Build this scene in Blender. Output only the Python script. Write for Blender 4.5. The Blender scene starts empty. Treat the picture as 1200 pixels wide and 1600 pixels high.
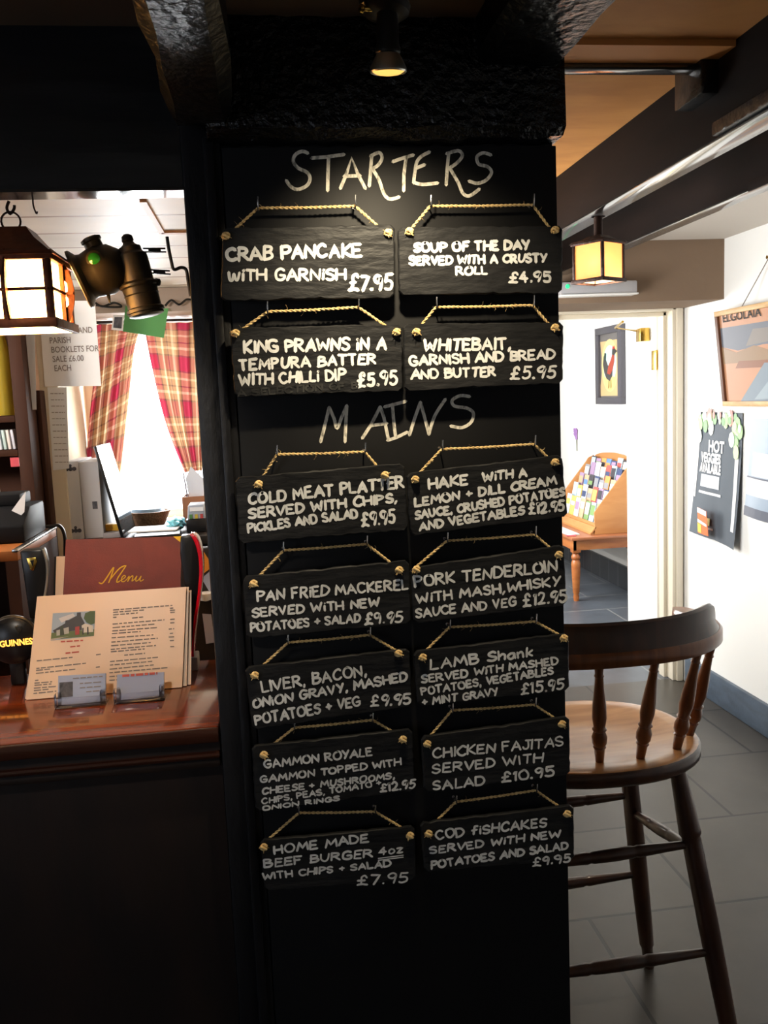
import bpy, bmesh, math, random
from mathutils import Vector, Matrix
R_ = random.Random(7)
D = bpy.data
SC = bpy.context.scene
COL = SC.collection

# ------------------------------------------------------------------ camera
F_PX, CAM_H = 1400.0, 1.53
YAW, PITCH, ROLL = math.radians(7.3), math.radians(7.3), math.radians(2.42)
FWD = Vector((math.sin(YAW)*math.cos(PITCH), math.cos(YAW)*math.cos(PITCH), -math.sin(PITCH)))
_r0 = Vector((math.cos(YAW), -math.sin(YAW), 0)); _u0 = _r0.cross(FWD)
RGT = _r0*math.cos(ROLL) - _u0*math.sin(ROLL)
UPV = _u0*math.cos(ROLL) + _r0*math.sin(ROLL)
CAM = Vector((0, 0, CAM_H))
cd = D.cameras.new('camera'); cam = D.objects.new('camera', cd); COL.objects.link(cam)
cd.sensor_fit = 'VERTICAL'; cd.sensor_height = 36.0; cd.sensor_width = 27.0; cd.lens = F_PX/1600*36.0
cd.clip_start = 0.02; cd.clip_end = 100
m3 = Matrix((RGT, UPV, -FWD)).transposed()
cam.matrix_world = Matrix.Translation(CAM) @ m3.to_4x4()
SC.camera = cam
SC.view_settings.view_transform = 'Standard'; SC.view_settings.look = 'None'
SC.view_settings.gamma = 1.0; SC.view_settings.use_curve_mapping = False
SC.view_settings.exposure = 0.0
SC.cycles.use_denoising = True
SC.cycles.sample_clamp_indirect = 4.0
SC.cycles.max_bounces = 10

# ------------------------------------------------------------------ daylight and added fills
w = D.worlds.new('daylight'); SC.world = w; w.use_nodes = True
w.node_tree.nodes['Background'].inputs[0].default_value = (0.93, 0.97, 1.0, 1)
w.node_tree.nodes['Background'].inputs[1].default_value = 4.0
def area(name, loc, aim, sx, sy, power, col=(1, 1, 1)):
    l = D.lights.new(name, 'AREA'); l.shape = 'RECTANGLE'; l.size = sx; l.size_y = sy
    l.energy = power; l.color = col
    o = D.objects.new(name, l); COL.objects.link(o); o.location = loc
    o.rotation_euler = (Vector(aim)-Vector(loc)).to_track_quat('-Z', 'Y').to_euler()
    return o
area('daylight_bar_window', (-.39, 3.66, 1.50), (-.39, 0, 1.42), .60, .80, 46, (.93, .97, 1))
area('right_wall_fill', (.16, 3.05, 1.45), (2.0, 2.9, 1.2), 1.1, .9, 62, (.97, .99, 1))  # unseen fill in the wall void, added to whiten the right wall
area('daylight_far_room', (.62, 5.9, 1.45), (2.58, 5.9, 1.0), 1.5, 1.2, 95, (1, .99, .97))
area('bar_back_fill', (-1.3, 2.1, 1.9), (-.5, 3.2, 1.35), .35, .35, 32, (1, .92, .84))  # unseen fill added to brighten the things behind the bar
_l = D.lights.new('bar_fill_spot', 'SPOT'); _l.energy = 26; _l.color = (1, .88, .74); _l.spot_size = math.radians(38); _l.spot_blend = .7; _l.shadow_soft_size = .03  # spot out of view, added to brighten the menu sheets
_o = D.objects.new('bar_fill_spot', _l); COL.objects.link(_o); _o.location = (-.42, .45, 2.0)
_o.rotation_euler = (Vector((-.27, 1.56, 1.14))-_o.location).to_track_quat('-Z', 'Y').to_euler()
area('daylight_front_window', (-2.15, -1.2, 1.5), (.3, 1.2, 1.25), 1.0, 1.0, 5.2, (.50, .66, 1))

# ------------------------------------------------------------------ helpers
def ray(x, y): return FWD + RGT*((x-600)/F_PX) + UPV*((800-y)/F_PX)
def atY(x, y, Y): d = ray(x, y); return CAM + d*(Y/d.y)
def atZ(x, y, Z): d = ray(x, y); return CAM + d*((Z-CAM_H)/d.z)
def atX(x, y, X): d = ray(x, y); return CAM + d*(X/d.x)
def lin(c): return tuple((v/12.92 if v <= .04045 else ((v+.055)/1.055)**2.4) for v in c)
def rgb(r, g, b): return lin((r/255, g/255, b/255))

def mat(name, col, rough=.5, metal=0., spec=.5, bump=None, vary=None, emit=None, coat=0., trans=0., alpha=None):
    m = D.materials.new(name); m.use_nodes = True
    nt = m.node_tree; b = nt.nodes['Principled BSDF']
    b.inputs['Base Color'].default_value = (*col, 1)
    b.inputs['Roughness'].default_value = rough; b.inputs['Metallic'].default_value = metal
    b.inputs['Specular IOR Level'].default_value = spec
    b.inputs['Coat Weight'].default_value = coat; b.inputs['Coat Roughness'].default_value = .08
    b.inputs['Transmission Weight'].default_value = trans
    tc = None
    if bump or vary: tc = nt.nodes.new('ShaderNodeTexCoord')
    if bump:
        sc, st = bump[0], bump[1]
        mp = nt.nodes.new('ShaderNodeMapping'); nt.links.new(tc.outputs['Object'], mp.inputs[0])
        mp.inputs['Scale'].default_value = bump[2] if len(bump) > 2 else (1, 1, 1)
        n = nt.nodes.new('ShaderNodeTexNoise'); n.inputs['Scale'].default_value = sc; n.inputs['Detail'].default_value = 5
        nt.links.new(mp.outputs[0], n.inputs['Vector'])
        bp = nt.nodes.new('ShaderNodeBump'); bp.inputs['Strength'].default_value = st; bp.inputs['Distance'].default_value = .01
        nt.links.new(n.outputs['Fac'], bp.inputs['Height']); nt.links.new(bp.outputs[0], b.inputs['Normal'])
    if vary:
        col2, sc, stretch = vary[0], vary[1], vary[2]
        lo, hi = (vary[3] if len(vary) > 3 else (.35, .65))
        mp = nt.nodes.new('ShaderNodeMapping'); nt.links.new(tc.outputs['Object'], mp.inputs[0])
        mp.inputs['Scale'].default_value = stretch
        n = nt.nodes.new('ShaderNodeTexNoise'); n.inputs['Scale'].default_value = sc; n.inputs['Detail'].default_value = 6
        n.inputs['Distortion'].default_value = .6
        nt.links.new(mp.outputs[0], n.inputs['Vector'])
        cr = nt.nodes.new('ShaderNodeValToRGB')
        cr.color_ramp.elements[0].position = lo; cr.color_ramp.elements[1].position = hi
        cr.color_ramp.elements[0].color = (*col, 1); cr.color_ramp.elements[1].color = (*col2, 1)
        nt.links.new(n.outputs['Fac'], cr.inputs[0]); nt.links.new(cr.outputs[0], b.inputs['Base Color'])
    if emit:
        b.inputs['Emission Color'].default_value = (*emit[0], 1); b.inputs['Emission Strength'].default_value = emit[1]
    return m

M = {}
M['gloss_black'] = mat('gloss_black_paint', (.004, .004, .0043), .25, spec=.4, bump=(38, .3))
M['rough_black'] = mat('rough_gloss_black_paint', (.003, .003, .0033), .3, spec=.25, bump=(60, .45))
M['beam_gloss'] = mat('thick_gloss_black_paint', (.003, .003, .0033), .14, spec=.35, bump=(75, .9))
M['smooth_black'] = mat('smooth_gloss_black_paint', (.012, .012, .012), .16, spec=.9, bump=(9, .05, (1, .3, 1)), coat=.6)
M['satin_black'] = mat('satin_black_paint', (.0045, .0045, .0055), .4, spec=.3, bump=(20, .2, (3, 3, 1)), vary=((.008, .008, .0095), 7, (3, 3, .6)))
M['header_black'] = mat('worn_black_paint', (.006, .0062, .007), .42, spec=.35, bump=(14, .2, (.3, 1, 3)), vary=((.022, .0225, .025), 6, (.5, 1, 2.5), (.52, .82)))
M['board'] = mat('chalkboard_paint', (.0048, .0048, .0054), .6, spec=.2, vary=((.0075, .0075, .008), 5, (1, 1, 1)))
M['slate'] = mat('slate', (.0085, .0087, .0095), .55, spec=.22, bump=(26, .3, (1, 1, 3)), vary=((.015, .015, .016), 9, (1, 1, 2.5)))
M['paint_pen'] = mat('white_paint_pen', (.62, .62, .60), .7, spec=.1, vary=((.8, .8, .78), 60, (1, 1, 1)))
M['chalk'] = mat('chalk', (.70, .66, .56), .9, spec=0., vary=((.14, .132, .11), 190, (1, 1, .5), (.46, .72)))
M['chalk_ghost'] = mat('rubbed_out_chalk', (.05, .05, .048), .9, spec=0., vary=((.015, .015, .016), 60, (1, 1, 1)))
M['twine'] = mat('jute_twine', rgb(236, 208, 150), .9, spec=.1, vary=(rgb(196, 160, 104), 300, (1, 1, 1)))
M['steel'] = mat('bright_steel', (.6, .6, .6), .25, 1.)
M['chrome'] = mat('chrome', (.8, .77, .68), .3, 1.)
M['dark_metal'] = mat('dark_metal', (.02, .018, .016), .4, .7)
M['bar_top'] = mat('varnished_bar_top', rgb(120, 52, 20), .16, coat=.7, vary=(rgb(84, 32, 14), 7, (.5, 8, 4)), bump=(10, .02, (.3, 6, 1)))
M['bar_front'] = mat('dark_stained_wood', rgb(30, 20, 16), .55, spec=.3, vary=(rgb(20, 14, 13), 5, (2.5, 2.5, .8)), bump=(16, .15, (2, 2, .5)))
M['bar_edge_shaded'] = mat('shade_darkened_varnish_edge', rgb(52, 24, 14), .25, coat=.4, vary=(rgb(38, 18, 12), 7, (.5, 8, 4)))  # edge colour darkened to keep it in shade under the added spot
M['oak'] = mat('stained_wood', rgb(138, 82, 44), .3, spec=.5, coat=.3, vary=(rgb(108, 58, 30), 6, (6, 1, 1)))
M['oak_seat'] = mat('worn_wood_seat', rgb(188, 140, 92), .3, coat=.3, vary=(rgb(160, 110, 66), 5, (1, 6, 1)))
M['oak_dark'] = mat('dark_stained_wood_stool', rgb(72, 40, 24), .35, coat=.3, vary=(rgb(52, 28, 17), 6, (4, 4, 1)))
M['cabinet_wood'] = mat('matt_brown_cabinet_wood', rgb(62, 36, 24), .65, spec=.12, vary=(rgb(48, 28, 19), 6, (1, 1, .3)))
M['till_black'] = mat('matt_black_casing', (.008, .008, .009), .55, spec=.12)
M['pine'] = mat('pine', rgb(168, 102, 50), .4, vary=(rgb(146, 80, 36), 5, (1, .4, 6)))
M['rackwood'] = mat('pale_ply', rgb(182, 128, 76), .5, vary=(rgb(172, 116, 66), 4, (1, 1, 4)))
M['white'] = mat('white_plaster', (.8, .79, .76), .8, spec=.2, bump=(14, .12))
M['cream'] = mat('cream_plaster', rgb(214, 200, 178), .8, spec=.2, bump=(14, .12))
M['shade_wall'] = mat('shaded_bulkhead_plaster', rgb(124, 104, 86), .8, spec=.2, bump=(18, .15))  # bulkhead plaster with its shade put into the colour
M['gloss_white'] = mat('white_gloss_paint', (.82, .81, .78), .35)
M['frame_cream'] = mat('cream_gloss_paint', rgb(226, 216, 196), .35)
M['skirt'] = mat('blue_grey_skirting', rgb(72, 86, 102), .4, vary=(rgb(58, 70, 84), 9, (1, 1, 3)), bump=(20, .1))
M['tan_ceiling'] = mat('tan_boards_lamp_tinted', rgb(186, 130, 66), .7, vary=(rgb(168, 112, 54), 4, (1, 3, 1)), bump=(10, .1))  # tan boards; the orange tint of lamplight is put into their colour
M['dim_ceiling'] = mat('brown_ceiling', rgb(104, 84, 66), .7, bump=(12, .1))
M['pale_ceiling'] = mat('pale_ceiling', rgb(196, 188, 178), .8, bump=(6, .15))
M['brown_beam'] = mat('brown_black_beam', rgb(26, 18, 15), .6, spec=.08, bump=(12, .3, (1, .2, 1)), vary=(rgb(16, 11, 10), 5, (1, .3, 2)))
M['copper'] = mat('aged_copper', rgb(120, 66, 40), .45, .75, vary=(rgb(78, 42, 28), 22, (1, 1, 1)), bump=(60, .15))
M['iron'] = mat('brown_iron', rgb(52, 30, 20), .5, .5, bump=(60, .3))
M['brass_old'] = mat('tarnished_brass', rgb(70, 65, 53), .42, .4, vary=(rgb(50, 45, 36), 18, (1, 1, 1)))
M['brass'] = mat('brass', rgb(206, 170, 84), .25, 1.)
M['green_glass'] = mat('green_glass', rgb(40, 140, 40), .1, spec=.8, coat=.8)
M['lamp_glass'] = mat('glowing_lantern_glass', rgb(255, 220, 150), .3, emit=((1., .62, .20), 9.0))
M['amber_glass'] = mat('glowing_amber_glass', rgb(255, 190, 90), .3)
M['bulb'] = mat('spot_lamp_face', rgb(255, 200, 110), .3, emit=((1., .55, .12), 1.3))
M['led'] = mat('green_led', rgb(40, 220, 120), .3, emit=((.05, .9, .35), .8))
M['paper'] = mat('white_paper', (.78, .78, .78), .8, spec=.1)
M['grey_paper'] = mat('grey_white_paper', (.58, .58, .60), .8, spec=.1)
M['cream_card'] = mat('cream_laminated_card', rgb(222, 196, 170), .35, spec=.4)
M['print'] = mat('black_print', (.03, .03, .03), .8)
M['print_grey'] = mat('grey_print', (.23, .20, .18), .8)
M['print_red'] = mat('red_print', rgb(190, 90, 80), .8)
M['leather'] = mat('oxblood_leatherette', rgb(122, 46, 34), .5, bump=(420, .08), vary=(rgb(104, 38, 28), 12, (1, 1, 1)))
M['gold'] = mat('gold_foil', rgb(220, 170, 50), .35, .8)
M['black_plastic'] = mat('black_plastic', (.008, .008, .009), .32, spec=.35)
M['grey_plastic'] = mat('grey_plastic', rgb(150, 146, 148), .5)
M['red_gloss'] = mat('red_gloss', rgb(200, 10, 40), .2, coat=.5)
M['clear'] = mat('clear_acrylic', (.86, .88, .92), .05, trans=1., spec=.5)
M['blue_card'] = mat('pale_blue_card', rgb(150, 162, 190), .6)
M['green_card'] = mat('green_card', rgb(74, 136, 74), .7)
M['photo_grey'] = mat('grey_photo', rgb(92, 92, 100), .7, vary=(rgb(50, 50, 56), 60, (1, 1, 1)))
M['charcoal'] = mat('charcoal_frame', rgb(70, 68, 74), .4)
M['oakframe'] = mat('light_oak_frame', rgb(206, 170, 118), .45, vary=(rgb(180, 140, 90), 8, (1, 1, 5)))
M['frame_shaded'] = mat('shaded_brown_frame', rgb(92, 54, 32), .5)  # far moulding of the oak frame, its shading painted in as brown
M['exit_grey'] = mat('grey_casing', rgb(168, 166, 168), .4)
M['wicker'] = mat('brown_wicker', rgb(120, 84, 54), .7, bump=(120, .8))
M['glassy'] = mat('picture_glass', (.05, .055, .06), .06, spec=.9)
def thin_clear():
    m = D.materials.new('clear_acrylic_sheet'); m.use_nodes = True; nt = m.node_tree; nt.nodes.clear()
    o = nt.nodes.new('ShaderNodeOutputMaterial'); t_ = nt.nodes.new('ShaderNodeBsdfTransparent'); g = nt.nodes.new('ShaderNodeBsdfGlossy'); mx = nt.nodes.new('ShaderNodeMixShader')
    t_.inputs[0].default_value = (.95, .96, 1, 1); g.inputs['Roughness'].default_value = .12; f = nt.nodes.new('ShaderNodeFresnel'); f.inputs[0].default_value = 1.7
    nt.links.new(f.outputs[0], mx.inputs[0]); nt.links.new(t_.outputs[0], mx.inputs[1]); nt.links.new(g.outputs[0], mx.inputs[2]); nt.links.new(mx.outputs[0], o.inputs[0]); return m
M['clear'] = thin_clear()
_pal = {}
def colm(r, g, b, rough=.5):
    k = (r, g, b, rough)
    if k not in _pal: _pal[k] = mat('print_colour_%d_%d_%d' % (r, g, b), rgb(r, g, b), rough)
    return _pal[k]

def planks(name, c1, c2, cm, wid, hgt, mortar, rough=.5, rot=0, offs=(0, 0, 0), axes='XY', bump=.2, mix=None):
    m = D.materials.new(name); m.use_nodes = True; nt = m.node_tree; b = nt.nodes['Principled BSDF']
    b.inputs['Roughness'].default_value = rough
    tc = nt.nodes.new('ShaderNodeTexCoord'); mp = nt.nodes.new('ShaderNodeMapping')
    mp.inputs['Rotation'].default_value = (0, 0, rot); mp.inputs['Location'].default_value = offs
    nt.links.new(tc.outputs['Object'], mp.inputs[0])
    br = nt.nodes.new('ShaderNodeTexBrick')
    br.inputs['Color1'].default_value = (*c1, 1); br.inputs['Color2'].default_value = (*c2, 1); br.inputs['Mortar'].default_value = (*cm, 1)
    br.inputs['Scale'].default_value = 1; br.inputs['Brick Width'].default_value = wid; br.inputs['Row Height'].default_value = hgt
    br.inputs['Mortar Size'].default_value = mortar; br.inputs['Bias'].default_value = 0
    nt.links.new(mp.outputs[0], br.inputs['Vector'])
    n = nt.nodes.new('ShaderNodeTexNoise'); n.inputs['Scale'].default_value = 5; n.inputs['Detail'].default_value = 8
    nt.links.new(tc.outputs['Object'], n.inputs['Vector'])
    cr = nt.nodes.new('ShaderNodeValToRGB'); cr.color_ramp.elements[0].position = .3; cr.color_ramp.elements[1].position = .7
    k = mix or .7
    cr.color_ramp.elements[0].color = (k, k, k, 1); cr.color_ramp.elements[1].color = (1.1, 1.1, 1.1, 1)
    nt.links.new(n.outputs['Fac'], cr.inputs[0])
    mx = nt.nodes.new('ShaderNodeMix'); mx.data_type = 'RGBA'; mx.blend_type = 'MULTIPLY'; mx.inputs[0].default_value = 1
    nt.links.new(br.outputs['Color'], mx.inputs[6]); nt.links.new(cr.outputs[0], mx.inputs[7])
    nt.links.new(mx.outputs[2], b.inputs['Base Color'])
    bp = nt.nodes.new('ShaderNodeBump'); bp.inputs['Strength'].default_value = bump; bp.inputs['Distance'].default_value = .004
    ad = nt.nodes.new('ShaderNodeMath'); ad.operation = 'MULTIPLY_ADD'; ad.inputs[1].default_value = -1.0
    nt.links.new(br.outputs['Fac'], ad.inputs[0]); nt.links.new(n.outputs['Fac'], ad.inputs[2])
    nt.links.new(ad.outputs[0], bp.inputs['Height']); nt.links.new(bp.outputs[0], b.inputs['Normal'])
    return m
M['flags'] = planks('flagstone_floor', rgb(66, 62, 56), rgb(58, 54, 49), rgb(10, 9, 8), .72, .50, .006, .36, math.radians(0), (.18, .02, 0), mix=.72)
M['slate_floor'] = planks('blue_slate_floor', rgb(84, 90, 98), rgb(72, 78, 86), rgb(122, 124, 124), .62, .40, .006, .35, math.radians(0), (.1, .1, 0))
M['white_boards'] = planks('white_painted_boards', rgb(216, 209, 200), rgb(208, 200, 190), rgb(128, 98, 76), 2.4, .19, .006, .5, 0, (1.0, -.10, 0), mix=.86)
M['skirt_tiles'] = planks('dark_skirting_tiles', rgb(40, 43, 48), rgb(34, 37, 42), rgb(74, 76, 78), .19, .4, .006, .4, 0, (0, 0, 0))

class MB:
    def __init__(s): s.bm = bmesh.new(); s.mats = []; s.i = 0
    def use(s, m):
        if m not in s.mats: s.mats.append(m)
        s.i = s.mats.index(m); return s
    def face(s, vs):
        try: f = s.bm.faces.new(vs); f.material_index = s.i; return f
        except ValueError: return None
    def poly(s, pts): return s.face([s.bm.verts.new(p) for p in pts])
    def hexa(s, p):   # p: 8 points, bottom 4 then top 4 (ccw)
        v = [s.bm.verts.new(q) for q in p]
        for q in ((3, 2, 1, 0), (4, 5, 6, 7), (0, 1, 5, 4), (1, 2, 6, 5), (2, 3, 7, 6), (3, 0, 4, 7)): s.face([v[k] for k in q])
        return s
    def box(s, x0, x1, y0, y1, z0, z1, bev=0, seg=2):
        n0 = len(s.bm.edges)
        b = bmesh.new()
        v = [b.verts.new(q) for q in ((x0, y0, z0), (x1, y0, z0), (x1, y1, z0), (x0, y1, z0), (x0, y0, z1), (x1, y0, z1), (x1, y1, z1), (x0, y1, z1))]
        for q in ((3, 2, 1, 0), (4, 5, 6, 7), (0, 1, 5, 4), (1, 2, 6, 5), (2, 3, 7, 6), (3, 0, 4, 7)): b.faces.new([v[k] for k in q])
        if bev: bmesh.ops.bevel(b, geom=b.edges[:], offset=bev, segments=seg, affect='EDGES', profile=.5)
        return s.add(b)
    def add(s, b, mtx=None):
        if mtx is not None: bmesh.ops.transform(b, matrix=mtx, verts=b.verts)
        vm = {v: s.bm.verts.new(v.co) for v in b.verts}
        for f in b.faces: s.face([vm[v] for v in f.verts])
        b.free(); return s
    def obox(s, c, ax, ay, az, sx, sy, sz, bev=0):   # oriented box
        b = MB(); b.box(-sx/2, sx/2, -sy/2, sy/2, -sz/2, sz/2, bev)
        m = Matrix((Vector(ax), Vector(ay), Vector(az))).transposed().to_4x4(); m.translation = Vector(c)
        return s.add(b.bm, m)
    def prism(s, pts, ext, bev=0):
        b = bmesh.new(); e = Vector(ext)
        a = [b.verts.new(p) for p in pts]; c = [b.verts.new(Vector(p)+e) for p in pts]; n = len(a)
        b.faces.new(a); b.faces.new(c[::-1])
        for k in range(n): b.faces.new((a[k], c[k], c[(k+1) % n], a[(k+1) % n]))
        bmesh.ops.recalc_face_normals(b, faces=b.faces)
        if bev: bmesh.ops.bevel(b, geom=b.edges[:], offset=bev, segments=2, affect='EDGES', profile=.5)
        return s.add(b)
    def tube(s, pts, r, n=8, closed=False, squash=None):
        pts = [Vector(p) for p in pts]; N = len(pts)
        rr = r if isinstance(r, (list, tuple)) else [r]*N
        up = None; rings = []
        for k, p in enumerate(pts):
            if closed: t = pts[(k+1) % N]-pts[k-1]
            else: t = pts[min(k+1, N-1)]-pts[max(k-1, 0)]
            t = t.normalized() if t.length > 1e-9 else Vector((0, 0, 1))
            if up is None:
                a = Vector((0, 0, 1)) if abs(t.z) < .9 else Vector((1, 0, 0)); u = t.cross(a).normalized()
            else: u = (up-t*up.dot(t)); u = u.normalized() if u.length > 1e-9 else up
            up = u; v = t.cross(u)
            rings.append([s.bm.verts.new(p+(u*math.cos(2*math.pi*j/n)+v*math.sin(2*math.pi*j/n))*rr[k]) for j in range(n)])
        K = N if closed else N-1
        for k in range(K):
            A, B = rings[k], rings[(k+1) % N]
            for j in range(n): s.face((A[j], A[(j+1) % n], B[(j+1) % n], B[j]))
        if not closed: s.face(rings[0][::-1]); s.face(rings[-1])
        return s
    def lathe(s, prof, o, axis=(0, 0, 1), n=24, a0=0., a1=2*math.pi):
        o = Vector(o); ax = Vector(axis).normalized()
        h = Vector((0, 0, 1)) if abs(ax.z) < .9 else Vector((0, 1, 0)); u = ax.cross(h).normalized(); v = ax.cross(u)
        rings = []
        for (r, t) in prof:
            if r < 1e-6: rings.append([s.bm.verts.new(o+ax*t)])
            else: rings.append([s.bm.verts.new(o+ax*t+(u*math.cos(2*math.pi*j/n)+v*math.sin(2*math.pi*j/n))*r) for j in range(n)])
        for A, B in zip(rings, rings[1:]):
            for j in range(n):
                if len(A) == 1 and len(B) == 1: continue
                if len(A) == 1: s.face((A[0], B[j], B[(j+1) % n]))
                elif len(B) == 1: s.face((A[j], A[(j+1) % n], B[0]))
                else: s.face((A[j], A[(j+1) % n], B[(j+1) % n], B[j]))
        if len(rings[0]) > 1: s.face(rings[0][::-1])
        if len(rings[-1]) > 1: s.face(rings[-1])
        return s
    def turned(s, p0, p1, prof, n=16):   # prof: (fraction, radius)
        p0, p1 = Vector(p0), Vector(p1); L = (p1-p0).length
        return s.lathe([(r, t*L) for t, r in prof], p0, p1-p0, n)
    def grid(s, fn, nu, nv, uv=False):
        V = [[s.bm.verts.new(fn(i/nu, j/nv)) for j in range(nv+1)] for i in range(nu+1)]
        lay = s.bm.loops.layers.uv.verify() if uv else None
        for i in range(nu):
            for j in range(nv):
                f = s.face((V[i][j], V[i+1][j], V[i+1][j+1], V[i][j+1]))
                if uv and f:
                    for lp, (a, b) in zip(f.loops, ((i, j), (i+1, j), (i+1, j+1), (i, j+1))): lp[lay].uv = (a/nu, b/nv)
        return s
    def ribbon(s, pts, wid, O, u, v, nrm, lift=0., taper=0.):
        # a pen stroke: 2-D pts in the plane O + a*u + b*v
        n = len(pts); L = []; Rr = []
        def P(q): return O+u*q[0]+v*q[1]+nrm*lift
        h = wid/2
        for k in range(n):
            a = pts[max(k-1, 0)]; b = pts[min(k+1, n-1)]
            dx, dy = b[0]-a[0], b[1]-a[1]; l = math.hypot(dx, dy) or 1e-9
            nx, ny = -dy/l*h, dx/l*h
            if taper: nx *= 1-taper*abs(k/(n-1)-.5)*1.2; ny *= 1-taper*abs(k/(n-1)-.5)*1.2
            L.append((pts[k][0]+nx, pts[k][1]+ny)); Rr.append((pts[k][0]-nx, pts[k][1]-ny))
        d0 = (pts[0][0]-pts[1][0], pts[0][1]-pts[1][1]); l0 = math.hypot(*d0) or 1e-9
        d1 = (pts[-1][0]-pts[-2][0], pts[-1][1]-pts[-2][1]); l1 = math.hypot(*d1) or 1e-9
        VL = [s.bm.verts.new(P(q)) for q in L]; VR = [s.bm.verts.new(P(q)) for q in Rr]
        for k in range(n-1): s.face((VL[k], VR[k], VR[k+1], VL[k+1]))
        for (VA, VB, c, d, l) in ((VL[0], VR[0], pts[0], d0, l0), (VR[-1], VL[-1], pts[-1], d1, l1)):
            ex, ey = d[0]/l, d[1]/l
            cap = [s.bm.verts.new(P((c[0]+h*ex, c[1]+h*ey)))]
            s.face((VB, VA, cap[0]))
        return s
    def out(s, name, parent=None, smooth=35, origin=None):
        bmesh.ops.remove_doubles(s.bm, verts=s.bm.verts, dist=1e-6) if smooth is not None else None
        o0 = Vector(parent['o']) if parent is not None else (Vector(origin) if origin is not None else None)
        if o0 is None:
            cs = [v.co for v in s.bm.verts]
            o0 = Vector(((min(c.x for c in cs)+max(c.x for c in cs))/2, (min(c.y for c in cs)+max(c.y for c in cs))/2, min(c.z for c in cs)))
        bmesh.ops.translate(s.bm, vec=-o0, verts=s.bm.verts)
        if smooth is not None: bmesh.ops.recalc_face_normals(s.bm, faces=s.bm.faces)
        me = D.meshes.new(name); s.bm.to_mesh(me); s.bm.free()
        for m in s.mats: me.materials.append(m)
        if smooth is not None:
            for p in me.polygons: p.use_smooth = True
            me.set_sharp_from_angle(angle=math.radians(smooth))
        o = D.objects.new(name, me); COL.objects.link(o)
        if parent is not None:
            o.parent = parent; o['o'] = list(o0)
        else:
            o.location = o0; o['o'] = list(o0)
        return o

def tag(o, label=None, cat=None, group=None, kind=None):
    if label: o['label'] = label
    if cat: o['category'] = cat
    if group: o['group'] = group
    if kind: o['kind'] = kind
    return o
def thing(name, loc, label, cat, group=None):
    o = D.objects.new(name, None); COL.objects.link(o); o.location = loc; o['o'] = list(loc); o.empty_display_size = .05
    return tag(o, label, cat, group)
def struct(mb, name, smooth=35):
    o = mb.out(name, smooth=smooth); o['kind'] = 'structure'; return o
def B(m): return MB().use(M[m] if isinstance(m, str) else m)
def smooth_pts(p, k=5):
    if len(p) < 3: return p
    o = []
    for i in range(len(p)-1):
        a, b, c, d = p[max(i-1, 0)], p[i], p[i+1], p[min(i+2, len(p)-1)]
        for j in range(k):
            t = j/k
            o.append(tuple(.5*((2*b[q])+(-a[q]+c[q])*t+(2*a[q]-5*b[q]+4*c[q]-d[q])*t*t+(-a[q]+3*b[q]-3*c[q]+d[q])*t**3) for q in range(len(b))))
    o.append(p[-1]); return o

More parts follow.
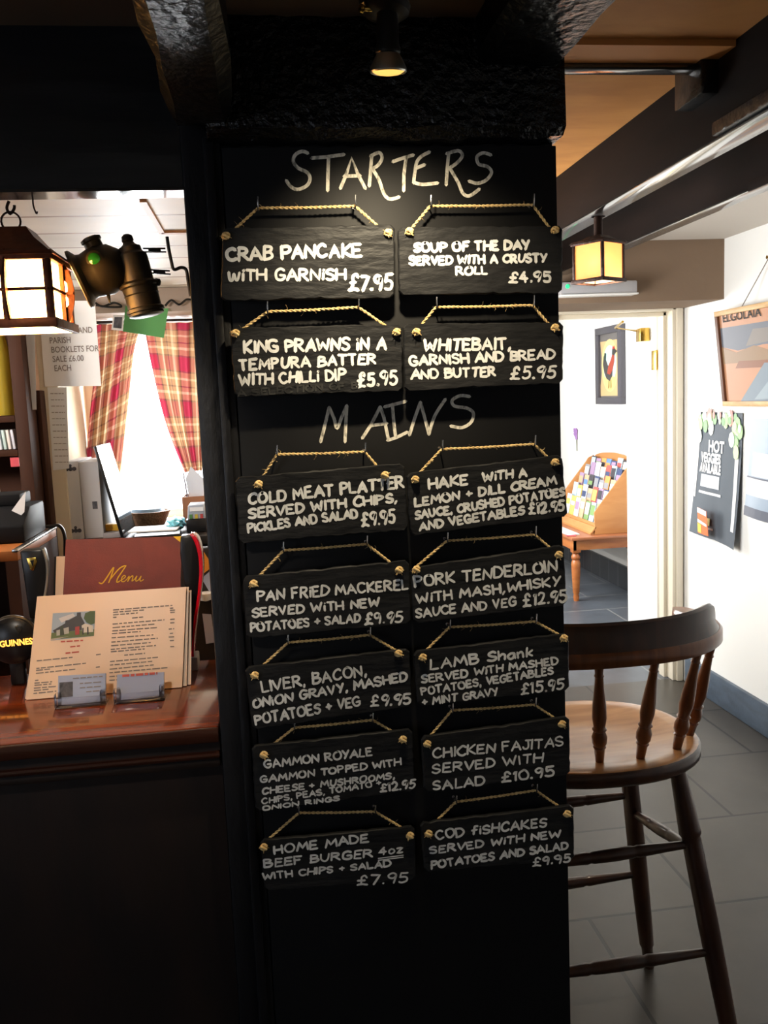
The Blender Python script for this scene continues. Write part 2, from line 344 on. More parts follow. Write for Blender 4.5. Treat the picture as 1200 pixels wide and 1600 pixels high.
# ------------------------------------------------------------------ hand-lettering strokes ('~' = curved)
GL = {
'A': (.72, [[(0, 0), (.36, 1), (.72, 0)], [(.14, .36), (.6, .36)]]),
'B': (.6, [[(0, 0), (0, 1)], ['~', (0, 1), (.4, .95), (.48, .77), (.34, .58), (0, .53)], ['~', (0, .53), (.46, .48), (.6, .26), (.4, .03), (0, 0)]]),
'C': (.64, [['~', (.62, .84), (.42, 1), (.14, .86), (0, .5), (.12, .14), (.38, 0), (.64, .16)]]),
'D': (.64, [[(0, 0), (0, 1)], ['~', (0, 1), (.42, .93), (.64, .5), (.42, .07), (0, 0)]]),
'E': (.54, [[(.5, 1), (0, 1), (0, 0), (.54, 0)], [(0, .52), (.42, .52)]]),
'F': (.52, [[(.52, 1), (0, 1), (0, 0)], [(0, .53), (.4, .53)]]),
'G': (.68, [['~', (.62, .86), (.4, 1), (.12, .86), (0, .5), (.12, .12), (.38, 0), (.62, .14), (.66, .42)], [(.36, .44), (.68, .44)]]),
'H': (.62, [[(0, 0), (0, 1)], [(.62, 0), (.62, 1)], [(0, .5), (.62, .5)]]),
'I': (.08, [[(.04, 0), (.04, 1)]]),
'J': (.5, [['~', (.42, 1), (.42, .3), (.28, .02), (.05, .1), (0, .28)], [(.16, 1), (.6, 1)]]),
'K': (.6, [[(0, 0), (0, 1)], [(.56, 1), (.04, .46), (.6, 0)]]),
'L': (.5, [[(0, 1), (0, 0), (.5, .02)]]),
'M': (.84, [[(0, 0), (.12, 1), (.42, .28), (.72, 1), (.84, 0)]]),
'N': (.66, [[(0, 0), (.03, 1), (.62, .02), (.66, 1)]]),
'O': (.7, [['~', (.36, 1), (.1, .85), (0, .5), (.12, .12), (.36, 0), (.6, .14), (.7, .5), (.58, .88), (.34, 1)]]),
'P': (.56, [[(0, 0), (0, 1)], ['~', (0, 1), (.4, .95), (.54, .74), (.38, .52), (0, .46)]]),
'Q': (.7, [['~', (.36, 1), (.1, .85), (0, .5), (.12, .12), (.36, 0), (.6, .14), (.7, .5), (.58, .88), (.34, 1)], [(.44, .28), (.72, -.06)]]),
'R': (.62, [[(0, 0), (0, 1)], ['~', (0, 1), (.4, .95), (.52, .75), (.36, .54), (0, .48)], [(.2, .5), (.62, 0)]]),
'S': (.56, [['~', (.54, .86), (.34, 1), (.08, .88), (.06, .66), (.3, .52), (.52, .36), (.5, .12), (.26, 0), (0, .14)]]),
'T': (.62, [[(0, 1), (.62, 1)], [(.31, 1), (.3, 0)]]),
'U': (.62, [['~', (0, 1), (.02, .3), (.28, 0), (.56, .28), (.62, 1)]]),
'V': (.62, [[(0, 1), (.3, 0), (.62, 1)]]),
'W': (.92, [[(0, 1), (.2, 0), (.46, .72), (.7, 0), (.92, 1)]]),
'X': (.6, [[(0, 1), (.6, 0)], [(.6, 1), (0, 0)]]),
'Y': (.6, [[(0, 1), (.3, .5)], [(.6, 1), (.22, 0)]]),
'Z': (.56, [[(0, 1), (.54, 1), (0, 0), (.56, 0)]]),
'0': (.58, [['~', (.3, 1), (.06, .8), (.0, .45), (.12, .08), (.3, 0), (.5, .12), (.58, .5), (.5, .86), (.28, 1)]]),
'1': (.2, [[(.0, .8), (.14, 1), (.12, 0)]]),
'2': (.54, [['~', (.02, .78), (.2, 1), (.46, .88), (.44, .6), (.2, .24), (0, .02)], [(0, .02), (.54, .02)]]),
'3': (.5, [['~', (.02, .9), (.3, 1), (.46, .78), (.2, .54)], ['~', (.2, .54), (.5, .4), (.44, .08), (.2, 0), (0, .1)]]),
'4': (.56, [[(.38, 1), (0, .36), (.56, .38)], [(.4, .72), (.38, 0)]]),
'5': (.54, [[(.54, 1), (.12, 1), (.08, .56)], ['~', (.08, .56), (.34, .62), (.52, .4), (.44, .08), (.2, 0), (0, .1)]]),
'6': (.54, [['~', (.46, .98), (.14, .7), (0, .3), (.16, .02), (.42, .06), (.52, .3), (.34, .5), (.06, .36)]]),
'7': (.52, [[(0, 1), (.52, .98), (.18, 0)]]),
'8': (.54, [['~', (.28, .54), (.06, .7), (.16, .98), (.4, .96), (.48, .74), (.28, .54), (.04, .3), (.14, .02), (.4, .02), (.52, .26), (.28, .54)]]),
'9': (.5, [['~', (.48, .84), (.26, 1), (.02, .8), (.08, .54), (.32, .52), (.48, .8), (.46, .4), (.34, 0)]]),
'£': (.6, [['~', (.56, .8), (.42, 1), (.22, .88), (.24, .5), (.16, .12), (0, .02)], [(0, .03), (.3, .06), (.58, .0)], [(.04, .48), (.44, .5)]]),
'.': (.1, [[(.03, .04), (.07, .06)]]),
',': (.14, [[(.1, .1), (.02, -.16)]]),
'+': (.46, [[(.23, .78), (.23, .22)], [(0, .5), (.46, .5)]]),
'i': (.08, [[(.04, 0), (.04, .62)], [(.03, .86), (.06, .9)]]),
'h': (.42, [[(0, 1), (0, 0)], ['~', (0, .42), (.2, .6), (.38, .46), (.42, 0)]]),
'a': (.46, [['~', (.4, .55), (.16, .58), (0, .3), (.12, .02), (.34, .1), (.42, .5)], [(.42, .6), (.46, 0)]]),
'n': (.42, [[(0, .6), (0, 0)], ['~', (0, .4), (.2, .6), (.38, .46), (.42, 0)]]),
'k': (.42, [[(0, 1), (0, 0)], [(.38, .62), (.03, .3), (.42, 0)]]),
'f': (.5, [['~', (.5, .94), (.3, 1), (.18, .8), (.16, 0)], [(0, .52), (.42, .54)]]),
'o': (.44, [['~', (.22, .6), (.02, .44), (.04, .12), (.22, 0), (.42, .16), (.4, .46), (.2, .6)]]),
'z': (.46, [[(0, .6), (.44, .6), (0, 0), (.46, 0)]]),
'w': (.8, [['~', (0, .75), (.1, .1), (.26, .05), (.4, .6)], ['~', (.4, .6), (.5, .06), (.66, .1), (.8, .75)]]),
"'": (.08, [[(.05, 1), (.03, .8)]]),
}
def lettering(mb, text, O, u, v, nrm, width, h, pen, jit=.035, lift=.0006):
    """strokes of one hand-written line fitted to `width` along u from O; cap height h."""
    gap, sp = .2, .46
    tot = 0; lay = []
    for ch in text:
        if ch == ' ': tot += sp; continue
        wd, st = GL[ch]; lay.append((tot, wd, st)); tot += wd+gap
    tot -= gap
    sx = width/tot
    for (x0, wd, st) in lay:
        dy = R_.uniform(-.035, .035)*h; sh = R_.uniform(-.05, .10); sc = R_.uniform(.90, 1.0)
        for s_ in st:
            cur = s_[0] == '~'
            p = [(q[0]+R_.uniform(-jit, jit), q[1]+R_.uniform(-jit, jit)) for q in (s_[1:] if cur else s_)]
            if cur: p = smooth_pts(p, 4)
            else:
                pp = []
                for a, b in zip(p, p[1:]):
                    bx, by = R_.uniform(-.02, .02), R_.uniform(-.02, .02)
                    for k in range(3):
                        t = k/3; e = math.sin(math.pi*t); pp.append((a[0]+(b[0]-a[0])*t+bx*e, a[1]+(b[1]-a[1])*t+by*e))
                pp.append(p[-1]); p = pp
            pts = [((x0+q[0]+sh*q[1])*sx, q[1]*h*sc+dy) for q in p]
            mb.ribbon(pts, pen*R_.uniform(.85, 1.12), O, u, v, nrm, lift)
            lift += 2e-6
    return mb
def px_line(mb, text, p0, p1, hpx, Y, penpx=3.6, nrm=Vector((0, -1, 0)), jit=.035):
    a, b = atY(*p0, Y), atY(*p1, Y); u = b-a; wd = u.length; u.normalize(); v = Vector((-u.z, 0, u.x)); s = Y/F_PX*1.01
    return lettering(mb, text, a, u, v, nrm, wd, hpx*s*(1 if '£' in text else .9), penpx*s*1.16, jit)
def typed(text, size, O, u, v, n, mb, lift=.0008, bold=0., squeeze=1.0):
    """printed lettering from the built-in font, laid into a plane"""
    c = D.curves.new('t', 'FONT'); c.body = text; c.size = size; c.offset = bold; c.space_line = 1.12; c.resolution_u = 3
    o = D.objects.new('t', c); COL.objects.link(o)
    dg = bpy.context.evaluated_depsgraph_get(); me = D.meshes.new_from_object(o.evaluated_get(dg))
    COL.objects.unlink(o); D.objects.remove(o); D.curves.remove(c)
    vm = [mb.bm.verts.new(O+u*(p.co.x*squeeze)+v*p.co.y+n*lift) for p in me.vertices]
    for p in me.polygons: mb.face([vm[i] for i in p.vertices])
    D.meshes.remove(me); return mb
def scrib(mb, O, u, v, n, x0, x1, y, h, lift=.0006):
    """a row of illegible small print: word-length dashes"""
    x = x0
    while x < x1-.001:
        wd = min(R_.uniform(.005, .013), x1-x); a, b = x, x+wd
        mb.poly([O+u*p+v*q+n*lift for p, q in ((a, y), (b, y), (b, y+h), (a, y+h))])
        x = b+.0022
    return mb

# ================================================================== SETTING
YB, XR = 4.33, 2.09
struct(B('flags').box(-2.4, 2.3, -2.6, 4.33, -.06, 0), 'floor')
struct(B('slate_floor').box(-.5, 2.8, 4.33, 9.2, -.06, 0), 'floor_far_room')
# right wall
struct(B('white').box(XR, XR+.15, -2.6, 4.33, 0, 2.3), 'wall_right')
struct(B('skirt').box(XR-.022, XR, -2.6, 4.24, 0, .145, .006), 'baseboard_right')
# back wall with doorway (X 1.25..2.035); then a window frame added out of view behind the pillar
mb = B('white')
DZ = 1.895
mb.box(.30, 1.36, YB, YB+.16, 0, 2.3); mb.box(1.36, 2.25, YB, YB+.16, DZ+.02, 2.3)
struct(mb, 'wall_back', None)
mb = B('gloss_white')
for y in (2.50, 3.03, 3.56): mb.box(.36, .40, y, y+.04, 1.0, 1.9)
mb.box(.36, .40, 2.5, 3.6, 1.0, 1.04); mb.box(.36, .40, 2.5, 3.6, 1.86, 1.9); mb.box(.36, .54, 2.46, 3.64, .97, 1.0, .004)
struct(mb, 'window_added')
# bulkhead above the door
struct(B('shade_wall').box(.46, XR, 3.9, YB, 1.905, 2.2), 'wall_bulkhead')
# door frame
mb = B('frame_cream')
z1 = DZ+.055
mb.box(2.03, XR-.002, YB-.035, YB+.16, 0, z1, .006); mb.box(1.36, 1.42, YB-.035, YB+.16, 0, z1, .006)
mb.box(1.36, XR-.002, YB-.035, YB+.16, DZ, z1, .006); mb.box(2.012, 2.032, YB+.03, YB+.09, 0, DZ, .003); mb.box(1.36, 2.03, YB+.03, YB+.09, DZ-.02, DZ, .003)
mb.box(2.048, XR-.008, YB-.05, YB-.03, 0, z1+.0, .005); mb.box(1.36, XR-.008, YB-.05, YB-.03, DZ+.02, z1, .005)
struct(mb, 'trim_1')
# door leaf standing open into the far room
hp = Vector((2.02, YB+.13, 0)); ep = Vector((2.145, YB+.13+.69, 0)); du = (ep-hp).normalized(); dn = Vector((du.y, -du.x, 0))
dr = thing('door_1', hp, None, None); dr['kind'] = 'structure'
b = B('gloss_white'); c = (hp+ep)/2
b.obox(c+dn*.02+Vector((0, 0, .95)), du, dn, (0, 0, 1), .70, .04, 1.86, .003); b.out('door_leaf', dr)
b = B('brass').obox(hp+du*.16+Vector((0, 0, 1.80))-dn*.03, du, dn, (0, 0, 1), .10, .05, .07, .004)
b.out('door_closer', dr)
b = B('brass'); b.tube([hp+du*.2+Vector((0, 0, 1.825))-dn*.05, hp+du*.42+Vector((0, 0, 1.86))-dn*.12, hp+du*.1+Vector((-.05, 0, DZ-.025))-dn*.1], .007, 8)
b.out('closer_arm', dr)
b = B('brass'); b.box(2.006, 2.018, YB+.1, YB+.16, 1.61, 1.71, .002); b.out('hinge', dr)
# far room
struct(B('white').box(2.66, 2.8, 4.49, 9.2, 0, 2.5), 'wall_far_right')
struct(B('white').box(-.5, 2.75, 9.2, 9.35, 0, 2.5), 'wall_far_back')
struct(B('white').box(2.13, 2.66, YB+.16, YB+.2, 0, 2.5), 'wall_far_front')
mb = B('white'); mb.box(.35, .5, 4.49, 5.1, 0, 2.5); mb.box(.35, .5, 6.7, 9.2, 0, 2.5); mb.box(.35, .5, 5.1, 6.7, 0, .8); mb.box(.35, .5, 5.1, 6.7, 2.1, 2.5)
struct(mb, 'wall_far_left', None)
struct(B('white').box(-.5, 2.8, 4.49, 9.2, 2.5, 2.6), 'ceiling_far_room')
mb = B('skirt_tiles')
mb.box(-1.5, 1.5, -.01, .01, -.09, .09)
o = struct(mb, 'baseboard_far_right'); o.matrix_world = Matrix.Translation((2.648, 7.0, 0)) @ Matrix.Rotation(math.pi/2, 4, 'Z')
# bar side: back wall with window opening, side wall, partition
WX0, WX1, WZ0, WZ1 = -.60, -.20, 1.10, 1.85
mb = B('cream')
YW = 3.5
mb.box(-2.4, WX0, YW, YW+.14, 0, 2.2); mb.box(WX1, .06, YW, YW+.14, 0, 2.2); mb.box(WX0, WX1, YW, YW+.14, 0, WZ0); mb.box(WX0, WX1, YW, YW+.14, WZ1, 2.2)
struct(mb, 'wall_bar_back', None)
mb = B('gloss_white')
mb.box(WX0, WX0+.03, YW+.06, YW+.1, WZ0, WZ1); mb.box(WX1-.03, WX1, YW+.06, YW+.1, WZ0, WZ1); mb.box(WX0, WX1, YW+.06, YW+.1, WZ1-.03, WZ1); mb.box(WX0, WX1, YW+.06, YW+.1, WZ0, WZ0+.03)
struct(mb, 'window_1')
struct(B('cream').box(-.05, .06, 1.62, YB+.16, 0, 2.2), 'wall_partition')
mb = B('cream'); mb.box(.30, .44, 1.62, 2.5, 0, 2.2); mb.box(.30, .44, 3.6, YB, 0, 2.2); mb.box(.30, .44, 2.5, 3.6, 0, 1.0); mb.box(.30, .44, 2.5, 3.6, 1.9, 2.2)  # unseen second wall, added with an opening for the right wall's fill
struct(mb, 'wall_inner', None)
struct(B('cream').box(-2.5, -2.4, 1.6, 3.64, 0, 2.2), 'wall_bar_left')
struct(B('white_boards').box(-2.4, .06, 1.34, 3.64, 1.935, 2.0), 'ceiling_bar')
# batten and hatch line across the white boards
mb = B(colm(176, 128, 92)); a = atZ(222, 312, 1.934); bq = atZ(250, 362, 1.934)
mb.box(a.x-.005, a.x+.008, a.y, bq.y, 1.929, 1.936); mb.box(a.x, a.x+.3, bq.y-.008, bq.y+.01, 1.929, 1.936)
struct(mb, 'trim_2')
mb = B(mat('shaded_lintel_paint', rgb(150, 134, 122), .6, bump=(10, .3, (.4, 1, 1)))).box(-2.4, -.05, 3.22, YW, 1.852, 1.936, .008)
struct(mb, 'ceiling_beam_bar')
# front room ceiling and beams
struct(B('dim_ceiling').box(-2.4, .44, -2.6, 1.34, 2.035, 2.1), 'ceiling_front')
struct(B('tan_ceiling').box(.44, .95, -2.6, 3.95, 2.17, 2.25), 'ceiling_right')
struct(B('pale_ceiling').box(.95, XR+.1, -2.6, 3.95, 2.17, 2.25), 'ceiling_wall_side')
struct(B('dim_ceiling').box(.06, .46, 1.3, 4.4, 2.17, 2.25), 'ceiling_middle')
def beam(mb, x0, x1, y0, y1, z0, z1, amp, n, along):
    """rough-hewn beam: box with gently wandering faces"""
    L = (y1-y0) if along == 'Y' else (x1-x0)
    def ring(t):
        j = lambda: R_.uniform(-amp, amp)
        if along == 'Y':
            y = y0+L*t; ch = .012
            return [(x0+j(), y, z0+ch+j()), (x0+ch+j(), y, z0+j()), (x1-ch+j(), y, z0+j()), (x1+j(), y, z0+ch+j()), (x1, y, z1), (x0, y, z1)]
        x = x0+L*t; ch = .012
        return [(x, y0+j(), z0+ch+j()), (x, y0+ch+j(), z0+j()), (x, y1-ch, z0+j()), (x, y1, z0+ch), (x, y1, z1), (x, y0+j(), z1)]
    Rr = [[mb.bm.verts.new(p) for p in ring(k/n)] for k in range(n+1)]
    for A, Bq in zip(Rr, Rr[1:]):
        for k in range(6): mb.face((A[k], A[(k+1) % 6], Bq[(k+1) % 6], Bq[k]))
    mb.face(Rr[0]); mb.face(Rr[-1][::-1]); return mb
struct(beam(B('rough_black'), -.10, -.018, -2.6, 1.27, 1.9, 2.04, .004, 40, 'Y'), 'ceiling_beam_left', 22)
struct(beam(B('rough_black'), .315, .44, -2.6, 1.27, 1.975, 2.04, .002, 40, 'Y'), 'ceiling_beam_right', 22)
struct(beam(B('beam_gloss'), -.055, .44, 1.262, 1.34, 1.882, 2.04, .003, 26, 'X'), 'beam_over_board', 22)
# header above the bar opening
mb = B('header_black').box(-2.4, -.09, 1.30, 1.345, 1.826, 2.036, .003)
mb.use(M['smooth_black']).box(-2.4, -.09, 1.297, 1.343, 1.8225, 1.8265)
struct(mb, 'beam_over_bar')
# long beams of the right-hand room
mb = B('brown_beam').box(.921, .985, -2.6, 3.9, 2.012, 2.172)
mb.use(M['smooth_black']).box(.923, .992, -2.6, 3.9, 2.0085, 2.013, .002)
mb.use(M['rough_black']).box(.909, .925, -2.6, 1.75, 2.014, 2.04, .003)
mb.use(M['rough_black']).box(.912, .925, -2.6, 1.42, 2.04, 2.172, .003)
struct(mb, 'ceiling_beam_long')
mb = B('brown_beam').box(1.30, 1.355, -2.6, 3.9, 2.034, 2.172)
mb.use(M['smooth_black']).box(1.301, 1.356, -2.6, 3.9, 2.029, 2.0345, .002)
mb.use(M['brown_beam']).box(1.296, 1.302, -2.6, 2.3, 2.026, 2.05, .002)
struct(mb, 'ceiling_beam_wall_side')
mb = B('smooth_black').box(.44, .921, 1.768, 1.80, 2.146, 2.172, .002)
pz = [atX(1075, 122, .915), atX(1118, 165, .915)]
mb.use(M['gloss_black']).box(.885, .925, pz[1].y, pz[0].y, 2.095, 2.172, .003)
struct(mb, 'trim_3')
mb = B(mat('orange_brown_batten', rgb(176, 118, 62), .6)).box(.44, .921, 1.68, 1.768, 2.158, 2.172)
struct(mb, 'trim_4')
# pillar with the boards
mb = B('satin_black').box(-.092, -.038, 1.296, 1.62, 0, 2.036, .004)
mb.box(-.038, .436, 1.31, 1.62, 0, 1.90)
mb.box(-.062, -.048, 1.288, 1.30, 0, 1.89, .003)
struct(mb, 'pillar')
# rest of the front room, behind the camera
mb = B('cream')
mb.box(-2.5, -2.4, -2.6, -1.8, 0, 2.1); mb.box(-2.5, -2.4, -.6, 1.6, 0, 2.1); mb.box(-2.5, -2.4, -1.8, -.6, 0, .95); mb.box(-2.5, -2.4, -1.8, -.6, 2.0, 2.1)
struct(mb, 'wall_front_left', None)
struct(B('cream').box(-2.5, 2.25, -2.75, -2.6, 0, 2.25), 'wall_behind')

# ================================================================== CHALKBOARD + SLATES
PB = (.2, 1.30, .45)
board = thing('chalkboard', PB, 'tall narrow black chalkboard on the pillar headed STARTERS and MAINS', 'chalkboard')
mb = B('board').box(-.037, .438, 1.298, 1.311, .30, 1.878, .0015)
mb.out('board_panel', board)
def custom(mb, strokes, sc, ox, oy, Y, pen):
    for s_ in strokes:
        cur = s_[0] == '~'; p = [((q[0]*sc)+ox, (q[1]*sc)+oy) for q in (s_[1:] if cur else s_)]
        if cur: p = smooth_pts(p, 5)
        pts = []
        for q in p: P = atY(q[0], q[1], Y); pts.append((P.x, P.z))
        mb.ribbon(pts, pen, Vector((0, Y, 0)), Vector((1, 0, 0)), Vector((0, 0, 1)), Vector((0, -1, 0)), R_.uniform(.0002, .0006))
    return mb
ST = [['~', (318, 62), (300, 56), (278, 66), (270, 88), (285, 110), (315, 125), (325, 145), (315, 168), (285, 181), (262, 172), (247, 152)],
 ['~', (330, 78), (380, 74), (437, 66)], [(386, 75), (384, 130), (383, 185)],
 [(425, 178), (445, 130), (462, 78), (482, 130), (507, 178)], [(437, 138), (490, 136)],
 [(520, 170), (524, 120), (528, 70)], ['~', (524, 72), (552, 60), (562, 78), (548, 102), (528, 114)], ['~', (530, 113), (552, 150), (568, 195), (588, 213), (618, 206)],
 ['~', (597, 90), (625, 80), (665, 68)], [(641, 78), (634, 130), (633, 186)],
 ['~', (718, 58), (692, 72), (676, 92), (669, 130), (666, 160)], [(672, 112), (702, 100)], ['~', (666, 158), (695, 165), (745, 160)],
 [(773, 166), (776, 115), (781, 64)], ['~', (774, 64), (812, 54), (826, 70), (808, 94), (782, 112)], ['~', (785, 112), (812, 158), (828, 194), (850, 202), (882, 180)],
 ['~', (920, 68), (895, 61), (874, 74), (880, 98), (908, 106), (922, 125), (905, 150), (876, 161), (848, 154)]]
MA = [[(360, 485), (374, 430), (388, 372)], ['~', (388, 372), (404, 408), (414, 440), (430, 402), (446, 366)], [(446, 366), (443, 420), (440, 485)],
 [(497, 473), (525, 430), (556, 370)], [(556, 370), (568, 405), (583, 478)], [(522, 432), (578, 424)],
 [(570, 370), (640, 352)], ['~', (596, 362), (600, 415), (606, 465)], ['~', (580, 480), (610, 470), (645, 453)],
 [(652, 463), (670, 405), (688, 355)], ['~', (688, 355), (702, 405), (716, 460)], ['~', (716, 460), (735, 400), (770, 345)],
 ['~', (850, 336), (820, 333), (793, 348), (800, 367), (840, 374), (862, 390), (855, 420), (825, 438), (788, 433)]]
custom(B('chalk'), ST, .475, 330, 210, 1.2978, .0047).out('chalk_heading', board, None)
custom(B('chalk'), MA, .475, 330, 460, 1.2978, .0047).out('chalk_heading', board, None)
YS = 1.272   # face of the slates
SL = [  # corners TL TR BR BL, hooks, knot holes, lines
 ('CRAB PANCAKE', [(347, 355), (617, 350), (617, 466), (344, 471)], [(403, 325), (555, 322)], [(353, 369), (606, 364)],
  [('CRAB PANCAKE', (355, 407), (564, 400), 21, 4.2), ('wiTH GARNiSH', (357, 438), (539, 437), 18, 3.6), ('£7.95', (546, 454), (613, 453), 24, 4.4)]),
 ('SOUP OF THE DAY', [(621, 354), (880, 352), (879, 459), (623, 461)], [(672, 322), (832, 320)], [(639, 362), (866, 360)],
  [('SOUP OF THE DAY', (647, 394), (827, 389), 15, 3.8), ('SERVED WITH A CRUSTY', (640, 414), (853, 409), 14, 3.7), ('ROLL', (713, 429), (761, 428), 13, 3.5), ('£4.95', (796, 441), (860, 440), 16, 3.4)]),
 ('KING PRAWNS', [(358, 512), (629, 505), (630, 612), (366, 621)], [(418, 487), (560, 480)], [(368, 521), (619, 519)],
  [('KING PRAWNS iN A', (382, 551), (603, 545), 20, 4.0), ('TEMPURA BATTER', (375, 578), (586, 568), 17, 3.7), ('WITH CHILLi DIP', (375, 602), (539, 593), 18, 3.6), ('£5.95', (559, 605), (620, 599), 20, 4.2)]),
 ('WHITEBAIT', [(630, 505), (881, 503), (880, 599), (632, 612)], [(681, 480), (832, 477)], [(650, 519), (866, 512)],
  [('WHITEBAIT,', (663, 549), (797, 545), 19, 4.0), ('GARNISH AND BREAD', (640, 571), (866, 560), 16, 3.6), ('AND BUTTER', (643, 592), (774, 587), 16, 3.5), ('£5.95', (798, 592), (867, 590), 19, 3.5)]),
 ('COLD MEAT PLATTER', [(366, 746), (632, 723), (639, 829), (373, 850)], [(433, 710), (570, 706)], [(404, 756), (601, 742)],
  [('COLD MEAT PLATTER', (389, 788), (631, 761), 19, 4.0), ('SERVED WITH CHIPS,', (389, 810), (620, 784), 16, 3.7), ('PiCKLES AND SALAD', (388, 832), (559, 808), 15, 3.4), ('£9.95', (566, 822), (617, 816), 22, 3.6)]),
 ('HAKE WITH A LEMON + DILL CREAM SAUCE', [(635, 739), (879, 710), (888, 808), (641, 838)], [(690, 702), (834, 694)], [(648, 749), (866, 722)],
  [('HAKE', (671, 764), (730, 756), 17, 3.8), ('WiTH A', (755, 752), (823, 744), 15, 3.7), ('LEMON + DILL CREAM', (649, 791), (869, 756), 15, 3.6), ('SAUCE, CRUSHED POTATOES', (649, 811), (882, 774), 14.5, 3.5), ('AND VEGETABLES', (656, 829), (819, 803), 15, 3.5), ('£12.95', (827, 803), (881, 797), 17, 3.8)]),
 ('PAN FRIED MACKEREL', [(378, 901), (640, 875), (643, 975), (385, 999)], [(443, 860), (573, 850)], [(396, 911), (623, 890)],
  [('PAN FRiED MACKEREL', (403, 939), (637, 920), 18, 3.4), ('SERVED WiTH NEW', (395, 964), (592, 947), 15, 3.2), ('POTATOES + SALAD', (392, 987), (563, 971), 15, 3.1), ('£9.95', (571, 976), (628, 971), 18, 3.2)]),
 ('PORK TENDERLOIN', [(641, 887), (882, 851), (886, 946), (646, 975)], [(698, 845), (835, 835)], [(650, 889), (872, 866)],
  [('PORK TENDERLOIN', (648, 917), (870, 892), 20, 3.6), ('WiTH MASH,WHISKY', (652, 943), (874, 914), 17, 3.4), ('SAUCE AND VEG', (650, 965), (806, 946), 16, 3.2), ('£12.95', (818, 947), (885, 939), 20, 3.5)]),
 ('LIVER, BACON, ONION GRAVY', [(382, 1043), (641, 1013), (644, 1104), (394, 1141)], [(450, 1004), (578, 992)], [(398, 1054), (622, 1020)],
  [('LIVER, BACON,', (410, 1081), (573, 1055), 20, 3.4), ('ONiON GRAVY, MASHED', (396, 1106), (636, 1063), 16, 3.3), ('POTATOES + VEG', (400, 1132), (563, 1102), 18, 3.4), ('£9.95', (580, 1104), (641, 1099), 18, 3.4)]),
 ('LAMB SHANK', [(646, 1018), (889, 989), (890, 1079), (652, 1104)], [(702, 980), (836, 971)], [(660, 1026), (880, 996)],
  [('LAMB Shank', (673, 1046), (832, 1024), 18, 3.4), ('SERVED WiTH MASHED', (659, 1067), (872, 1037), 14, 3.1), ('POTATOES, VEGETABLES', (659, 1086), (864, 1053), 14, 3.1), ('+ MINT GRAVY', (661, 1102), (778, 1086), 14, 3.0), ('£15.95', (815, 1084), (880, 1076), 18, 3.1)]),
 ('GAMMON ROYALE', [(392, 1166), (645, 1139), (649, 1236), (399, 1268)], [(460, 1137), (582, 1125)], [(412, 1178), (629, 1154)],
  [('GAMMON ROYALE', (413, 1200), (581, 1180), 15, 3.0), ('GAMMON TOPPED WITH', (407, 1223), (626, 1195), 12.5, 2.8), ('CHEESE + MUSHROOMS,', (410, 1241), (616, 1216), 11.5, 2.6), ('CHiPS, PEAS, TOMATO +', (410, 1256), (595, 1227), 10.5, 2.5), ('ONION RINGS', (411, 1266), (530, 1250), 8, 2.4), ('£12.95', (595, 1237), (648, 1230), 14, 3.0)]),
 ('CHICKEN FAJITAS', [(658, 1151), (890, 1119), (892, 1211), (662, 1238)], [(706, 1110), (835, 1101)], [(667, 1161), (877, 1130)],
  [('CHICKEN FAJITAS', (677, 1184), (879, 1165), 18, 3.0), ('SERVED WITH', (676, 1208), (847, 1190), 17, 3.0), ('SALAD', (677, 1234), (757, 1226), 17, 3.0), ('£10.95', (784, 1222), (865, 1212), 17, 3.4)]),
 ('HOME MADE BEEF BURGER', [(406, 1313), (649, 1291), (650, 1375), (413, 1393)], [(467, 1270), (586, 1268)], [(412, 1322), (640, 1304)],
  [('HOME MADE', (429, 1334), (575, 1315), 16, 3.2), ('BEEF BURGER', (413, 1355), (581, 1338), 15, 3.0), ('4oz', (592, 1336), (629, 1331), 15, 2.8), ('WITH CHIPS + SALAD', (411, 1374), (610, 1353), 12, 2.9), ('£7.95', (559, 1383), (637, 1378), 17, 3.0)]),
 ('COD FISHCAKES', [(656, 1286), (897, 1258), (898, 1344), (663, 1363)], [(712, 1253), (837, 1235)], [(669, 1301), (885, 1270)],
  [('COD fiSHCAKES', (681, 1311), (853, 1291), 17, 3.1), ('SERVED WiTH NEW', (672, 1334), (875, 1307), 14, 3.1), ('POTATOES AND SALAD', (674, 1357), (887, 1326), 14.5, 3.3), ('£9.95', (833, 1353), (891, 1346), 15, 2.9)]),
]
def rope(mb, pts, r=.0019, fuzz=True):
    """two-strand twisted cord along pts"""
    P = [Vector(p) for p in pts]; D_ = []
    for a, b in zip(P, P[1:]):
        n = max(2, int((b-a).length/.0016))
        for k in range(n): D_.append(a+(b-a)*(k/n))
    D_.append(P[-1])
    for k in range(3):
        D_ = [D_[0]]+[(D_[i-1]+D_[i]*2+D_[i+1])/4 for i in range(1, len(D_)-1)]+[D_[-1]]
    s_ = 0; A = []; C = []
    for i, p in enumerate(D_):
        t = (D_[min(i+1, len(D_)-1)]-D_[max(i-1, 0)]).normalized()
        h = Vector((0, 1, 0)); u = t.cross(h).normalized(); v = t.cross(u)
        ph = s_*2*math.pi/.013; s_ += .0016
        off = (u*math.cos(ph)+v*math.sin(ph))*r*.55
        A.append(p+off); C.append(p-off)
    mb.tube(A, r*.62, 5); mb.tube(C, r*.62, 5)
    if fuzz:
        for k in range(10):
            p = D_[R_.randrange(3, len(D_)-3)]; d = Vector((R_.uniform(-1, 1), R_.uniform(-.6, .2), R_.uniform(-1, 1))).normalized()
            mb.tube([p, p+d*.004+Vector((.002, 0, 0)), p+d*R_.uniform(.006, .009)], [.00028, .00022, .0001], 3)
    return mb
